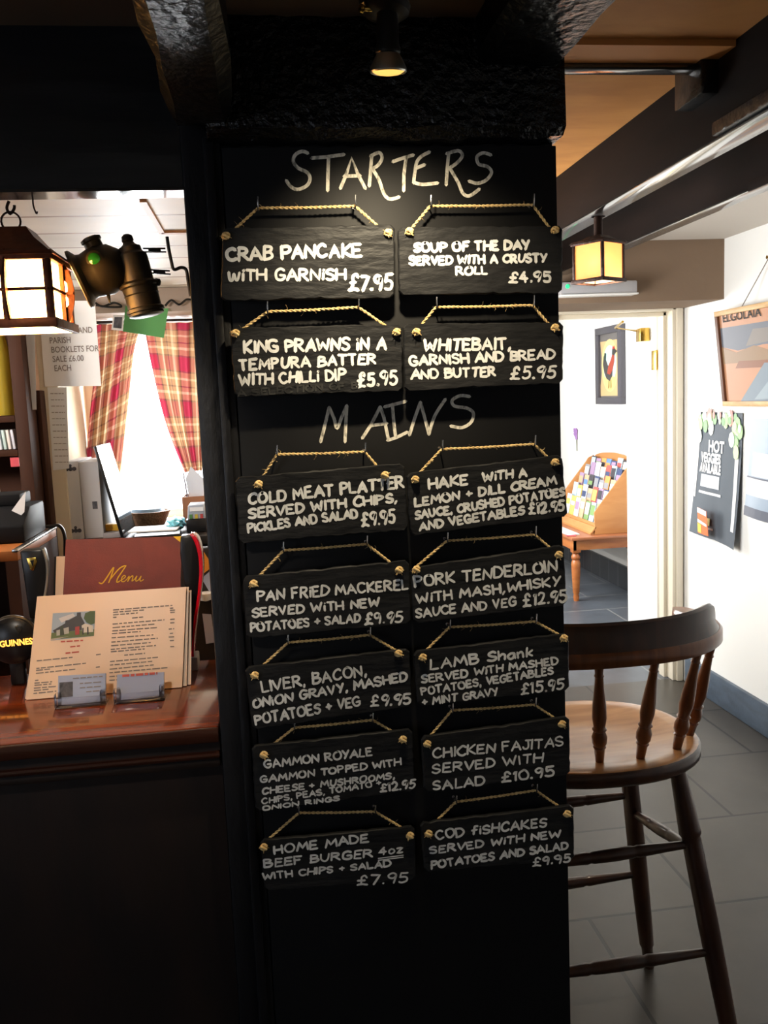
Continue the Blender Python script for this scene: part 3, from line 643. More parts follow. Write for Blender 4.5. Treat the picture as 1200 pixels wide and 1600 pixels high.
for k, (nm, cor, hk, kn, lines) in enumerate(SL):
    C4 = [atY(*q, YS) for q in cor]
    cen = sum(C4, Vector())/4; cen.y = YS+.004
    lbl = 'hanging black slate chalked %s with its price in white' % nm
    t = thing('menu_slate', cen, lbl, 'sign', 'hanging menu slates')
    # tile with chipped edges and rounded corners
    ed = []
    n = 26
    ctr = sum(C4, Vector())/4
    for i in range(4):
        a, b = C4[i], C4[(i+1) % 4]; e = (b-a); L = e.length; e.normalize(); rad = .006
        nn = n if i % 2 == 0 else 12
        for j in range(nn+1):
            s_ = rad+(L-2*rad)*j/nn
            q = a+e*s_; inn = (ctr-q); inn = (inn-e*inn.dot(e)).normalized()
            amp = .0009 if i % 2 == 0 else .0006
            ed.append(q+inn*abs(R_.gauss(0, amp)))
    mb = B('slate'); bb = bmesh.new()
    f0 = []; f1 = []; f2 = []
    for q in ed:
        inn = (ctr-q).normalized()
        f0.append(bb.verts.new((q.x+inn.x*.0016+R_.uniform(-.0004, .0004), YS, q.z+inn.z*.0016+R_.uniform(-.0004, .0004))))
        f1.append(bb.verts.new((q.x, YS+.0016, q.z))); f2.append(bb.verts.new((q.x, YS+.0065, q.z)))
    N = len(ed)
    bb.faces.new(f0); bb.faces.new(f2[::-1])
    for i in range(N):
        j = (i+1) % N; bb.faces.new((f0[i], f1[i], f1[j], f0[j])); bb.faces.new((f1[i], f2[i], f2[j], f1[j]))
    bmesh.ops.recalc_face_normals(bb, faces=bb.faces)
    mb.add(bb); tile = mb.out('slate_tile', t, 25)
    mb = B('paint_pen')
    for (tx, p0, p1, h, pen) in lines: px_line(mb, tx, p0, p1, h, YS, pen)
    if nm.startswith('HOME'):
        for dy in (5, 8):
            a, b2 = atY(591, 1336+dy, YS), atY(630, 1331+dy, YS)
            mb.ribbon([(a.x, a.z), (b2.x, b2.z)], .0016, Vector((0, YS, 0)), Vector((1, 0, 0)), Vector((0, 0, 1)), Vector((0, -1, 0)), .0006)
    mb.out('lettering', tile, None)
    if nm.startswith('KING'):
        mb = B('chalk_ghost'); px_line(mb, 'A SELECTION OF B', (372, 619), (560, 606), 11, YS, 2.6); mb.out('ghost_lettering', tile, None)
    H0, H1 = atY(*hk[0], 1.281), atY(*hk[1], 1.281)
    K0, K1 = atY(*kn[0], YS), atY(*kn[1], YS)
    b0 = Vector((K0.x, YS+.0085, K0.z)); b1 = Vector((K1.x, YS+.0085, K1.z))
    f0 = Vector((K0.x, YS-.003, K0.z)); f1 = Vector((K1.x, YS-.003, K1.z))
    mb = B('twine'); rope(mb, [b0, H0+Vector((0, 0, 0)), H0+(H1-H0)*.5+Vector((0, 0, -.0008)), H1, b1]); tw = mb.out('twine', t, 60)
    for f in (f0, f1):
        mb = B('twine')
        c = f; pts = [c+Vector((math.cos(a*1.0)*.0042*(1+.2*math.sin(2*a)), -.0012*math.sin(3*a), math.sin(a)*.0036)) for a in [i*2*math.pi/14 for i in range(14)]]
        mb.tube(pts, .0021, 6, True); mb.tube([c+Vector((-.004, -.002, .002)), c+Vector((0, -.004, 0)), c+Vector((.004, -.002, -.003))], .0021, 6)
        mb.tube([c+Vector((0, .008, 0)), c+Vector((0, -.001, 0))], .0024, 6)
        for q in range(4):
            d = Vector((R_.uniform(-1, 1), -.4, R_.uniform(-1, .4))).normalized(); mb.tube([c, c+d*.005, c+d*.009], [.0009, .0006, .0002], 4)
        mb.out('knot', tw, 60)
    for Hh in (H0, H1):
        mb = B('steel'); x, z = Hh.x, Hh.z
        mb.tube(smooth_pts([(x, 1.299, z+.001), (x, 1.290, z+.0005), (x, 1.284, z-.0025), (x, 1.2785, z-.0032), (x, 1.2745, z+.001), (x, 1.2735, z+.007), (x+.0006, 1.274, z+.0135)], 3), .0011, 7)
        mb.lathe([(.0024, 0), (.0024, .0016)], (x, 1.2985, z+.001), (0, -1, 0), 10)
        mb.out('cup_hook', board)

# spotlight
LY = 1.08
sx = atY(605, 60, LY).x; zl = atY(605, 129, LY).z
sp = thing('spotlight', (sx, LY, 2.035), 'chrome swivel spotlight above the chalkboard heading, lit amber', 'spotlight')
B('dark_metal').lathe([(.036, 0), (.038, .006), (.034, .016), (.018, .022)], (sx, LY, 2.035), (0, 0, -1), 28).out('ceiling_rose', sp)
zr = zl+.076
B('dark_metal').tube([(sx, LY, 2.02), (sx, LY, zr)], .007, 12).out('swivel_stem', sp)
mb = B('dark_metal'); mb.lathe([(.012, .012), (.026, .010), (.030, .004), (.029, -.004), (.022, -.010), (.012, -.012)], (sx-.002, LY, zr+.006), Vector((.15, 0, 1)), 28); mb.out('swivel_cap', sp)
ax = Vector((.0, .16, -1)).normalized(); o0 = Vector((sx, LY-.009, zr+.004))
B('dark_metal').lathe([(.011, -.002), (.0125, .004), (.0125, .038), (.0145, .044), (.0145, .048), (.013, .050)], o0, ax, 28).out('lamp_holder', sp)
B('chrome').lathe([(.0115, .046), (.0145, .052), (.018, .058), (.0210, .064), (.0216, .068), (.0205, .0695), (.019, .068), (.011, .058), (0, .056)], o0, ax, 36).out('reflector', sp)
B('bulb').lathe([(.0185, .068), (.0145, .0705), (.007, .072), (0, .0724)], o0, ax, 28).out('lamp_face', sp)
B('brass').lathe([(.003, 0), (.003, .010), (.005, .012), (.004, .015), (0, .016)], (sx-.018, LY-.01, zr), (-.9, -.3, -.1), 12).out('thumb_screw', sp)
l = D.lights.new('spotlight_beam', 'SPOT'); l.energy = 22; l.color = (1, .83, .56); l.spot_size = math.radians(104); l.spot_blend = 1.0; l.shadow_soft_size = .014
lo = D.objects.new('spotlight_beam', l); COL.objects.link(lo); lo.location = o0+ax*.076
lo.rotation_euler = (Vector((sx+.03, 1.272, 1.62))-lo.location).to_track_quat('-Z', 'Y').to_euler()

# ================================================================== BAR
bx0, bx1 = -2.4, -.094
t = thing('bar_counter', (-1.2, 1.5, 0), 'varnished red-brown bar worktop with moulded edge on dark wood front', 'bar counter')
B('bar_top').box(bx0, bx1, 1.302, 1.66, 1.034, 1.057, .003).out('worktop', t)
B('bar_edge_shaded').box(bx0, bx1, 1.294, 1.302, 1.034, 1.0565, .003).out('front_lip', t)  # worktop's front face, split off to carry the painted-in shade
mb = B('bar_front'); mb.box(bx0, bx1, 1.306, 1.34, 1.018, 1.034); mb.use(M['bar_edge_shaded']).box(bx0, bx1, 1.297, 1.34, 1.008, 1.018, .004)
mb.use(M['bar_front']).box(bx0, bx1, 1.303, 1.34, .992, 1.008, .005); mb.out('edge_moulding', t)
B('bar_front').box(bx0, bx1, 1.322, 1.35, 0, .994).out('front_panel', t)
B('bar_front').box(bx0, bx1, 1.35, 1.60, 0, 1.034).out('carcass', t)

def onplane(x, y, P, n):
    d = ray(x, y); return CAM + d*((Vector(P)-CAM).dot(n)/d.dot(n))
def slab4(mb, c, th):   # thin sheet from 4 corners (TL TR BR BL), thickness towards the back
    n = (c[1]-c[0]).cross(c[3]-c[0]).normalized()
    if n.y < 0: n = -n
    mb.prism(c, n*th); return mb

# laminated menu sheets, three deep
def sheet(name, px, yb, yt, lbl, dz=0):
    tl, tr, br, bl = px
    c = [atY(*tl, yt), atY(*tr, yt), atZ(*br, 1.0585), atZ(*bl, 1.0585)]
    c[2].y = c[3].y = yb
    c[2] = atY(*br, yb); c[3] = atY(*bl, yb); c[2].z = c[3].z = 1.0582
    t = thing(name, (c[2]+c[3])/2, lbl, 'menu', 'laminated menu sheets')
    return slab4(B('cream_card'), c, .0009).out('laminated_sheet', t, 20), c
S3, c3 = sheet('menu_sheet', [(70, 934), (299, 922), (299, 1075), (50, 1099)], 1.512, 1.577, 'cream laminated menu sheet at the back of three, peeping out at the right edge')
S2, c2 = sheet('menu_sheet', [(64, 932), (295, 917), (292, 1077), (40, 1101)], 1.506, 1.571, 'cream laminated menu sheet in the middle of three leaning on the bar')
S1, c1 = sheet('menu_sheet', [(58, 932), (291, 917), (285, 1080), (42, 1103)], 1.500, 1.565, 'front cream laminated menu sheet with a cottage photo and price list')
n1 = (c1[1]-c1[0]).cross(c1[3]-c1[0]).normalized(); n1 = n1 if n1.y < 0 else -n1
u1 = (c1[2]-c1[3]).normalized(); v1 = n1.cross(u1).normalized(); v1 = v1 if v1.z > 0 else -v1
O1 = c1[3].copy()
def q7(x, y):   # a point read off the photograph's menu, on the sheet's own plane
    P = onplane(40+x*.225, 910+y*.225, O1, n1)-O1; return (P.dot(u1), P.dot(v1))
def rowpx(mb, x0, y0, x1, y1, h=.0019):
    a, b = q7(x0, y0), q7(x1, y1); L = math.hypot(b[0]-a[0], b[1]-a[1]); d = ((b[0]-a[0])/L, (b[1]-a[1])/L)
    U = u1*d[0]+v1*d[1]; V = u1*(-d[1])+v1*d[0]
    scrib(mb, O1+u1*a[0]+v1*a[1], U, V, n1, 0, L, -h/2, h)
mb = B('print_grey')
for r in [(608, 192, 1020, 160), (608, 208, 822, 192), (608, 226, 780, 212), (608, 243, 632, 242), (740, 248, 818, 240), (604, 290, 965, 260), (604, 315, 895, 290),
          (602, 338, 925, 313), (600, 356, 800, 341), (598, 385, 888, 365), (596, 415, 918, 388), (594, 440, 870, 418), (592, 466, 905, 438), (592, 482, 828, 462), (686, 506, 830, 492),
          (586, 550, 920, 520), (586, 575, 880, 548), (584, 603, 890, 573), (582, 628, 985, 592), (582, 655, 640, 650), (582, 680, 640, 676),
          (78, 545, 330, 520), (75, 598, 432, 560), (73, 612, 170, 602), (72, 632, 345, 603), (66, 682, 98, 678), (62, 700, 185, 690), (62, 715, 180, 705), (58, 735, 215, 722), (58, 752, 160, 742), (55, 772, 215, 755),
          (1002, 180, 1038, 177), (1002, 195, 1038, 192), (1004, 210, 1036, 208), (1004, 258, 1036, 255), (1004, 282, 1034, 280), (994, 325, 1032, 322), (1002, 355, 1032, 352), (994, 380, 1032, 378), (1002, 405, 1030, 403), (1004, 447, 1032, 445), (490, 503, 522, 499), (488, 590, 520, 586)]:
    rowpx(mb, *r)
mb.out('menu_print', S1, None)
mb = B('print_red')
for r in [(245, 412, 400, 403), (310, 448, 378, 441), (278, 492, 385, 481)]: rowpx(mb, *r, .0024)
mb.out('red_print', S1, None)
mb = MB()
def pf(m, pts, lift):
    mb.use(m); mb.poly([O1+u1*a+v1*b+n1*lift for a, b in (q7(*p) for p in pts)])
pf(colm(150, 170, 190), [(190, 215), (485, 198), (475, 372), (175, 405)], .0005)
pf(colm(196, 200, 204), [(230, 250), (330, 215), (345, 235), (250, 280)], .0006)
pf(colm(88, 104, 52), [(180, 350), (478, 325), (475, 372), (176, 398)], .0007)
pf(colm(176, 164, 150), [(176, 392), (300, 375), (180, 405)], .0008)
pf(colm(52, 50, 52), [(190, 335), (275, 285), (278, 265), (300, 262), (356, 232), (358, 210), (384, 208), (386, 236), (412, 285), (400, 330), (200, 350)], .0009)
pf(colm(200, 198, 188), [(390, 300), (412, 287), (470, 300), (470, 345), (395, 350)], .001)
pf(colm(170, 170, 160), [(215, 335), (300, 310), (302, 355), (216, 372)], .001)
pf(colm(60, 84, 34), [(415, 215), (450, 200), (483, 200), (480, 285), (455, 295), (425, 280), (405, 250)], .0011)
pf(colm(150, 44, 40), [(345, 310), (375, 305), (375, 362), (345, 366)], .0012)
pf(colm(50, 60, 36), [(240, 310), (262, 300), (270, 365), (240, 372)], .0012)
pf(colm(40, 40, 40), [(395, 318), (404, 316), (404, 362), (395, 364)], .0013)
pf(colm(40, 40, 40), [(428, 310), (438, 309), (440, 362), (428, 364)], .0013)
mb.out('cottage_photo', S1, None)

# business-card holders
def holder(name, tl, tr, br, bl, lbl, left):
    yb = 1.452
    c = [atY(*tl, yb+.018), atY(*tr, yb+.018), atY(*br, yb), atY(*bl, yb)]; c[2].z = c[3].z = 1.060
    t = thing(name, ((c[2].x+c[3].x)/2, yb, 1.057), lbl, 'card holder')
    x0, x1 = c[3].x, c[2].x
    mb = B('clear'); mb.box(x0-.002, x1+.002, yb-.012, yb+.02, 1.0572, 1.0595, .0006); mb.box(x0-.002, x1+.002, yb-.012, yb-.0105, 1.0595, 1.074, .0004)
    mb.box(x0-.002, x0+.006, yb-.0105, yb+.004, 1.0595, 1.080, .0005); mb.box(x1-.006, x1+.002, yb-.0105, yb+.004, 1.0595, 1.080, .0005)
    mb.out('clear_holder', t)
    t = slab4(B('blue_card'), c, .006).out('business_cards', t)
    n = (c[1]-c[0]).cross(c[3]-c[0]).normalized(); n = n if n.y < 0 else -n
    u = (c[2]-c[3]).normalized(); v = n.cross(u); v = v if v.z > 0 else -v; W, Hh = (c[2]-c[3]).length, (c[0]-c[3]).length
    if left:
        mb = B('photo_grey'); mb.poly([c[3]+u*a+v*b+n*.0006 for a, b in ((.003, .012), (.024, .012), (.024, .036), (.003, .036))]); mb.out('card_photo', t, None)
        mb = B('print_grey')
        for y, xa in ((.040, .024), (.031, .035), (.024, .035), (.017, .045)): scrib(mb, c[3], u, v, n, xa, W-.004, y, .0016)
        mb.out('card_print', t, None)
    else:
        mb = B('print_red'); scrib(mb, c[3], u, v, n, .010, W-.010, .037, .004); mb.out('card_print', t, None)
holder('card_holder', (91, 1056), (165, 1052), (165, 1100), (90, 1104), 'clear holder of business cards with a grey photo, before the menu sheets', True)
holder('card_holder', (183, 1054), (256, 1050), (257, 1096), (182, 1100), 'clear holder of plain pale blue business cards with red writing', False)

# red leatherette menu and the booklet behind it
c = [atY(103, 843, 1.635), atY(283, 838, 1.635), atY(280, 1040, 1.585), atY(90, 1055, 1.585)]
c[2].z = c[3].z = 1.0582
t = thing('menu_cover', (c[2]+c[3])/2, 'oxblood menu cover with gold Menu script standing behind the cream sheets', 'menu')
t = slab4(B('leather'), c, .007).out('cover', t)
n = (c[1]-c[0]).cross(c[3]-c[0]).normalized(); n = n if n.y < 0 else -n
u = (c[1]-c[0]).normalized(); v = n.cross(u); v = v if v.z > 0 else -v
mb = B('gold')
def onc(px, py):
    P = onplane(px, py, c[0], n)-c[0]; return (P.dot(u), P.dot(v))
def script(strokes, pen):
    for s_ in strokes:
        p = smooth_pts([onc(154+(x-512)*.3, 800+y*.3) for x, y in s_], 6); mb.ribbon(p, pen, c[0], u, v, n, .0007, .3)
script([[(515, 368), (530, 372), (548, 352), (585, 295), (592, 290)], [(592, 290), (578, 335), (565, 368)], [(572, 352), (615, 300), (642, 282), (655, 280)], [(655, 280), (635, 310), (612, 345), (608, 366), (622, 360)]], .0022)
script([[(622, 360), (638, 350), (652, 338), (646, 330), (634, 342), (632, 360), (645, 362), (660, 350)], [(660, 350), (672, 334), (668, 350), (664, 362), (676, 342), (690, 332), (690, 345), (686, 360), (700, 350)], [(700, 350), (712, 333), (706, 350), (708, 360), (722, 352), (734, 334), (728, 352), (732, 360), (746, 352)]], .0017)
mb.out('gold_script', t, None)
a = c[1]
mb = B('gold'); mb.prism([a-u*.014+n*.001, a+n*.001, a-v*.012+n*.001], n*-.009); mb.out('corner_guard', t)
c = [atY(88, 870, 1.652), atY(130, 868, 1.652), atY(122, 1040, 1.635), atY(82, 1045, 1.635)]; c[2].z = c[3].z = 1.0582
t = thing('booklet', (c[2]+c[3])/2, 'slim cream-paged booklet with dark cover showing left of the oxblood menu', 'booklet')
slab4(B(colm(216, 196, 176)), c, .004).out('pages', t)
slab4(B('black_plastic'), [p+Vector((-.004, .0046, 0)) for p in c], .001).out('dark_cover', t)

# beer font with harp badge, and its glowing round badge
Yt = 1.625
def pz(x, y, Y=Yt): p = atY(x, y, Y); return Vector((p.x, Y, p.z))
t = thing('beer_tap', (atY(53, 1040, Yt).x, Yt, 1.057), 'tall black beer font with gold harp badge left of the oxblood menu', 'beer tap')
prof = [(30, 861), (66, 858), (72, 880), (72, 905), (68, 935), (60, 968), (46, 968), (41, 935), (36, 900)]
fb_ = B('black_plastic').prism([pz(*q) for q in prof], (0, .03, 0), .004).out('font_body', t)
mb = B('chrome'); mb.tube(smooth_pts([tuple(pz(*q)-Vector((0, .001, 0))) for q in [(67, 858), (73, 880), (73.5, 905), (69, 935), (61, 968)]], 5), .0018, 8); mb.out('chrome_edge', t)
mb = B('dark_metal'); p = pz(53, 968); mb.lathe([(.012, 0), (.012, .02), (.016, .03), (.016, p.z-1.057-.012), (.010, p.z-1.057)], (p.x, Yt+.015, 1.057), (0, 0, 1), 20); mb.lathe([(.020, 0), (.020, .008), (.017, .012)], (p.x, Yt+.015, 1.057), (0, 0, 1), 24); mb.out('stem', t)
mb = B('brass'); mb.prism([pz(41, 872, Yt-.003), pz(56, 871, Yt-.003), pz(58, 878, Yt-.003), pz(52, 892, Yt-.003), pz(47, 891, Yt-.003)], (0, .004, 0), .0008)
mb.use(M['black_plastic']).prism([pz(47, 876, Yt-.004), pz(53, 875, Yt-.004), pz(51, 885, Yt-.004)], (0, .003, 0)); mb.out('harp_badge', fb_)
Yb2 = 1.572
cx = atY(16, 1004, Yb2)
t = thing('tap_badge', (cx.x, Yb2, 1.057), 'round black glowing beer badge at the left end of the bar', 'beer badge')
mb = B('black_plastic').lathe([(.040, 0), (.042, .004), (.040, .012), (.030, .020), (.0, .024)], (cx.x, Yb2+.024, cx.z), (0, -1, 0), 40); dome = mb.out('badge_dome', t)
B('brass_old').lathe([(.0415, 0), (.0435, .003), (.0435, .008), (.041, .010)], (cx.x, Yb2+.026, cx.z), (0, -1, 0), 40).out('rim', t)
B('dark_metal').box(cx.x-.012, cx.x+.012, Yb2+.022, Yb2+.040, 1.0572, cx.z, .002).out('bracket', t)
glow = mat('backlit_badge_letters', rgb(255, 200, 90), .5, emit=((1., .42, .06), 2.2))
mb = B(glow); a = atY(0, 1011, Yb2-.0002)
typed('GUINNESS', .0150, a, Vector((1, 0, .03)), Vector((-.03, 0, 1)), Vector((0, -1, 0)), mb, .001, .0005, .86); mb.out('glowing_letters', dome, None)
mb = B('brass_old'); hq = atY(30, 988, Yb2-.0005)
mb.tube([hq+Vector((-.006, 0, .010)), hq+Vector((-.001, 0, -.002)), hq+Vector((.003, 0, .003)), hq+Vector((.005, 0, .011)), hq+Vector((-.001, 0, .012)), hq+Vector((-.006, 0, .010))], .0007, 5)
for k in range(3): mb.tube([hq+Vector((-.004+.003*k, 0, .010)), hq+Vector((-.0015+.0015*k, 0, .001+.001*k))], .0003, 4)
mb.out('harp_emblem', dome)

# tall black font with red rim, right of the menus
Yf = 1.60
t = thing('beer_font', (atY(304, 1035, Yf).x, Yf, 1.057), 'tall curved black beer font with a shiny red rim beside the pillar', 'beer tap')
def pf2(x, y, Y=Yf): p = atY(x, y, Y); return Vector((p.x, Y, p.z))
prof = [(282, 838), (302, 837), (309, 850), (313, 885), (309, 930), (303, 975), (300, 1028), (290, 1028), (289, 980), (291, 930), (285, 895), (281, 865)]
B('black_plastic').prism([pf2(*q) for q in prof], (0, .03, 0), .003).out('font_body', t)
rim = [(303, 837), (309, 843), (315, 862), (317, 890), (314, 925), (308, 965), (304, 1000), (303, 1027)]
inn = [(296, 836), (303, 846), (309, 866), (311, 890), (309, 925), (303, 965), (300, 1000), (299, 1027)]
a = smooth_pts([tuple(pf2(*q, Yf-.006)) for q in rim], 4); bq = smooth_pts([tuple(pf2(*q, Yf-.004)) for q in inn], 4)
B('red_gloss').prism(a+bq[::-1], (0, .044, 0), .0015).out('red_rim', t)
B('exit_grey').box(atY(298, 1030, Yf).x, atY(309, 1030, Yf).x, Yf-.006, Yf+.04, 1.0572, atY(300, 1027, Yf).z+.001, .002).out('foot', t)

# narrow dark panel behind, with cards pinned to it
Yp = 1.95
zp = atY(330, 856, Yp).z
t = thing('end_panel', (-.13, Yp, 0), 'narrow dark brown panel behind the red-rimmed font, beside the pillar', 'panel')
B('bar_front').box(-.22, -.052, Yp, Yp+.03, 0, zp, .002).out('board', t)
def pinned(name, px, m, lbl, cat, Y=Yp-.004):
    c = [Vector((atY(*q, Y).x, Y, atY(*q, Y).z)) for q in px]
    return tag(B(m).prism(c, (0, .0015, 0)).out(name), lbl, cat)
pinned('leaflet', [(318, 862), (330, 880), (329, 888), (318, 896)], colm(206, 134, 40), 'orange corner of a leaflet pinned to the narrow dark panel', 'leaflet')
pinned('card', [(315, 904), (332, 889), (336, 928), (328, 926)], 'blue_card', 'pale blue torn card pinned on the narrow dark panel', 'card')
pinned('card', [(316, 959), (330, 960), (336, 1004), (322, 1006)], colm(170, 172, 196), 'pale lilac card pinned low on the narrow dark panel', 'card')
q = atY(321, 928, Yp-.02); tag(B('paper').lathe([(.004, -.016), (.012, -.013), (.016, 0), (.0165, .002), (.0145, .001), (.010, -.010), (0, -.012)], (q.x, Yp-.018, q.z), (0, 0, 1), 24).out('cup'), 'small white cup hung on the narrow dark panel below the blue card', 'cup')

# ------------------------------------------------------------------ copper lantern under the header
pane = D.materials.new('frosted_lantern_pane'); pane.use_nodes = True
def make_pane(name, col, emit, es):
    m = D.materials.new(name); m.use_nodes = True; nt = m.node_tree; nt.nodes.clear()
    o = nt.nodes.new('ShaderNodeOutputMaterial'); tr = nt.nodes.new('ShaderNodeBsdfTranslucent'); df = nt.nodes.new('ShaderNodeBsdfDiffuse')
    em = nt.nodes.new('ShaderNodeEmission'); mx = nt.nodes.new('ShaderNodeMixShader'); ad = nt.nodes.new('ShaderNodeAddShader')
    tr.inputs[0].default_value = (*col, 1); df.inputs[0].default_value = (*[c*.6 for c in col], 1); em.inputs[0].default_value = (*emit, 1); em.inputs[1].default_value = es
    mx.inputs[0].default_value = .25; nt.links.new(tr.outputs[0], mx.inputs[1]); nt.links.new(df.outputs[0], mx.inputs[2])
    nt.links.new(mx.outputs[0], ad.inputs[0]); nt.links.new(em.outputs[0], ad.inputs[1]); nt.links.new(ad.outputs[0], o.inputs[0]); return m
M['pane_warm'] = make_pane('frosted_warm_pane', (1., .84, .55), (1., .60, .24), 11.0)
M['pane_amber'] = make_pane('frosted_amber_pane', (1., .66, .42), (1., .45, .05), .05)
def point(name, loc, e, col, r):
    l = D.lights.new(name, 'POINT'); l.energy = e; l.color = col; l.shadow_soft_size = r
    o = D.objects.new(name, l); COL.objects.link(o); o.location = loc
def lantern(name, c, half, rot, zb, zt, roof, metal, panem, lbl, guards=True, mull=True, hook=None, taper=.06):
    t = thing(name, (c[0], c[1], zb), lbl, 'lantern')
    cs, sn = math.cos(rot), math.sin(rot)
    def W(a, b, z): return Vector((c[0]+a*cs-b*sn, c[1]+a*sn+b*cs, z))
    hb, ht = half*(1-taper*.0), half*(1-taper)
    def hz(z): return ht+(hb-ht)*(zt-z)/(zt-zb)
    sg = ((1, -1), (1, 1), (-1, 1), (-1, -1)); pw = half*.16
    X = Vector((cs, sn, 0)); Yv = Vector((-sn, cs, 0)); Z = Vector((0, 0, 1))
    for (a, b) in sg:
        m = B(metal)
        m.prism([W(a*hz(zb), b*hz(zb), zb), W((a*hz(zb)-a*pw), b*hz(zb), zb), W(a*hz(zb)-a*pw, b*hz(zb)-b*pw, zb), W(a*hz(zb), b*hz(zb)-b*pw, zb)], Vector((0, 0, zt-zb)), .0012)
        m.out('corner_post', t)
    r_ = half*.11
    for z, hh in ((zb, hb), (zt, hb)):
        m = B(metal)
        for k in range(4):
            a, b = sg[k], sg[(k+1) % 4]; p, q = W(a[0]*hh, a[1]*hh, z), W(b[0]*hh, b[1]*hh, z); d = (q-p).normalized(); nn = d.cross(Z)
            m.obox((p+q)/2, d, nn, Z, (q-p).length+r_, r_*1.2, r_*1.8, .0008)
        m.out('frame_ring', t)
    for k in range(4):
        a, b = sg[k], sg[(k+1) % 4]; hh = hb-pw*.5
        p, q = W(a[0]*hh, a[1]*hh, zb), W(b[0]*hh, b[1]*hh, zb)
        m = B(panem); m.prism([p, q, q+Z*(zt-zb), p+Z*(zt-zb)], (Vector((c[0], c[1], p.z))-(p+q)/2).normalized()*.002); m.out('glass_pane', t)
        if mull:
            m = B(metal); mid = (W(a[0]*hb, a[1]*hb, (zb+zt)/2)+W(b[0]*hb, b[1]*hb, (zb+zt)/2))/2; d = (q-p).normalized(); nn = d.cross(Z)
            m.obox(mid, d, nn, Z, r_*.9, r_*.8, zt-zb)
            if guards: m.obox(mid, d, nn, Z, (q-p).length, r_*.6, r_*.6)
            m.out('glazing_bar', t)
        if guards:   # scalloped bowed strap standing off each side
            d = (q-p).normalized(); nn = -d.cross(Z)
            mm = (p+q)/2+d*half*.05
            if (mm-Vector((c[0], c[1], mm.z))).dot(nn) < 0: nn = -nn
            outer = []; inner = []
            for i in range(25):
                f = i/24; z = zb+(zt-zb)*(-.06+1.16*f); ww = math.sin(math.pi*min(1, max(0, .06+f*.9)))*half*.30
                outer.append(mm+nn*(half*.02+ww)+Z*(z-mm.z))
                inner.append(mm+nn*(half*.02+max(0, ww-half*(.14+.04*math.sin(f*30))))+Z*(z-mm.z))
            m = B(metal)
            for i in range(24): m.prism([outer[i], outer[i+1], inner[i+1], inner[i]], d*.003)
            m.obox(mm+nn*half*.15+Z*((zb+zt)/2-mm.z), nn, d, Z, half*.3, .004, .004)
            m.out('scalloped_strap', t)
    m = B(metal); ov = hb*1.12; z2, z3 = zt+roof*.62, zt+roof
    lo_ = [W(a*ov, b*ov, zt) for a, b in sg]; md = [W(a*hb*.62, b*hb*.62, z2) for a, b in sg]; tp = [W(a*hb*.42, b*hb*.42, z3) for a, b in sg]
    for A, Bq in ((lo_, md), (md, tp)):
        for k in range(4): m.poly([A[k], A[(k+1) % 4], Bq[(k+1) % 4], Bq[k]])
    m.poly(tp); m.poly(lo_[::-1]); m.out('roof', t, 20)
    m = B(metal); m.poly([W(a*hb*.95, b*hb*.95, zb) for a, b in sg][::-1]) if not guards else None
    if guards: m.use(M[panem]); m.prism([W(a*hb*.93, b*hb*.93, zb-.006) for a, b in sg], Z*.003)
    if guards: m.out('base_glass', t)
    else: m.bm.free()
    if hook is not None:
        m = B(M['iron']); hx, hy, hz_ = c[0], c[1], z3
        R0 = (hook-z3)*.33
        cc = Vector((hx, hy, z3+R0*.9)); m.tube([cc+Vector((math.cos(a)*R0, 0, math.sin(a)*R0)) for a in [i*2*math.pi/20 for i in range(20)]], .0016, 6, True)
        m.tube(smooth_pts([(hx, hy, hook), (hx-.004, hy, hook-.010), (hx, hy, cc.z+R0-.003), (hx+.006, hy, cc.z+R0+.004), (hx+.007, hy, hook-.006)], 4), .0022, 6)
        m.out('hanging_ring', t)
    return t
q0, q1 = atY(81, 450, 1.345), atY(113, 450, 1.475); q0.z = q1.z = 0
sd = q1-q0; hl = sd.length/2; inw = Vector((-sd.y, sd.x, 0)).normalized(); pc = (q0+q1)/2+inw*hl
zb, zt = atY(74, 503, 1.345).z, atY(74, 397, 1.345).z
lantern('copper_lantern', (pc.x, pc.y), hl, math.atan2(sd.y, sd.x)-math.pi/2, zb, zt, .046, 'copper', 'pane_warm', 'large copper lantern with scalloped straps glowing over the bar', True, True, 1.836)
for k in range(2): point('copper_lantern_bulb', (pc.x, pc.y, zb+.035+.03*k), 5.5, (1, .66, .30), .018)
# hook standing beside the lantern
a = atY(51, 308, 1.338); tag(B('iron').tube(smooth_pts([(a.x, 1.338, 1.823), (a.x, 1.338, a.z-.012), (a.x+.003, 1.338, a.z-.022), (a.x+.005, 1.336, a.z-.020)], 4), .0012, 6).out('cup_hook'), 'small thin iron hook beside the copper lantern', 'hook')

# ------------------------------------------------------------------ brass carbide lamp
Yc = 1.47
def pc_(x, y, dy=0): p = atY(x, y, Yc); return Vector((p.x, Yc+dy, p.z))
sc = Yc/F_PX
t = thing('carbide_lamp', pc_(205, 440), 'tarnished brass bicycle lamp with green side jewel hanging beside the pillar', 'bicycle lamp')
ax = (pc_(118, 441)-pc_(158, 424)).normalized(); ax = (ax+Vector((0, -.12, 0))).normalized()
o = pc_(162, 422); r = 38*sc
B('brass_old').lathe([(0, -r), (r*.5, -r*.88), (r*.85, -r*.5), (r*.98, 0), (r*.92, r*.35), (r*.86, r*.6), (r*.9, r*.75), (r*1.1, r*.9), (r*1.14, r*.95), (r*1.14, r*1.05), (r*1.0, r*1.08), (r*.95, r*.98), (r*.5, r*.6), (0, r*.5)], o, ax, 36).out('reflector_housing', t)
mb = B('brass_old'); ch = o-ax*r*.05; upn = (Vector((0, 0, 1))-ax*ax.z).normalized()
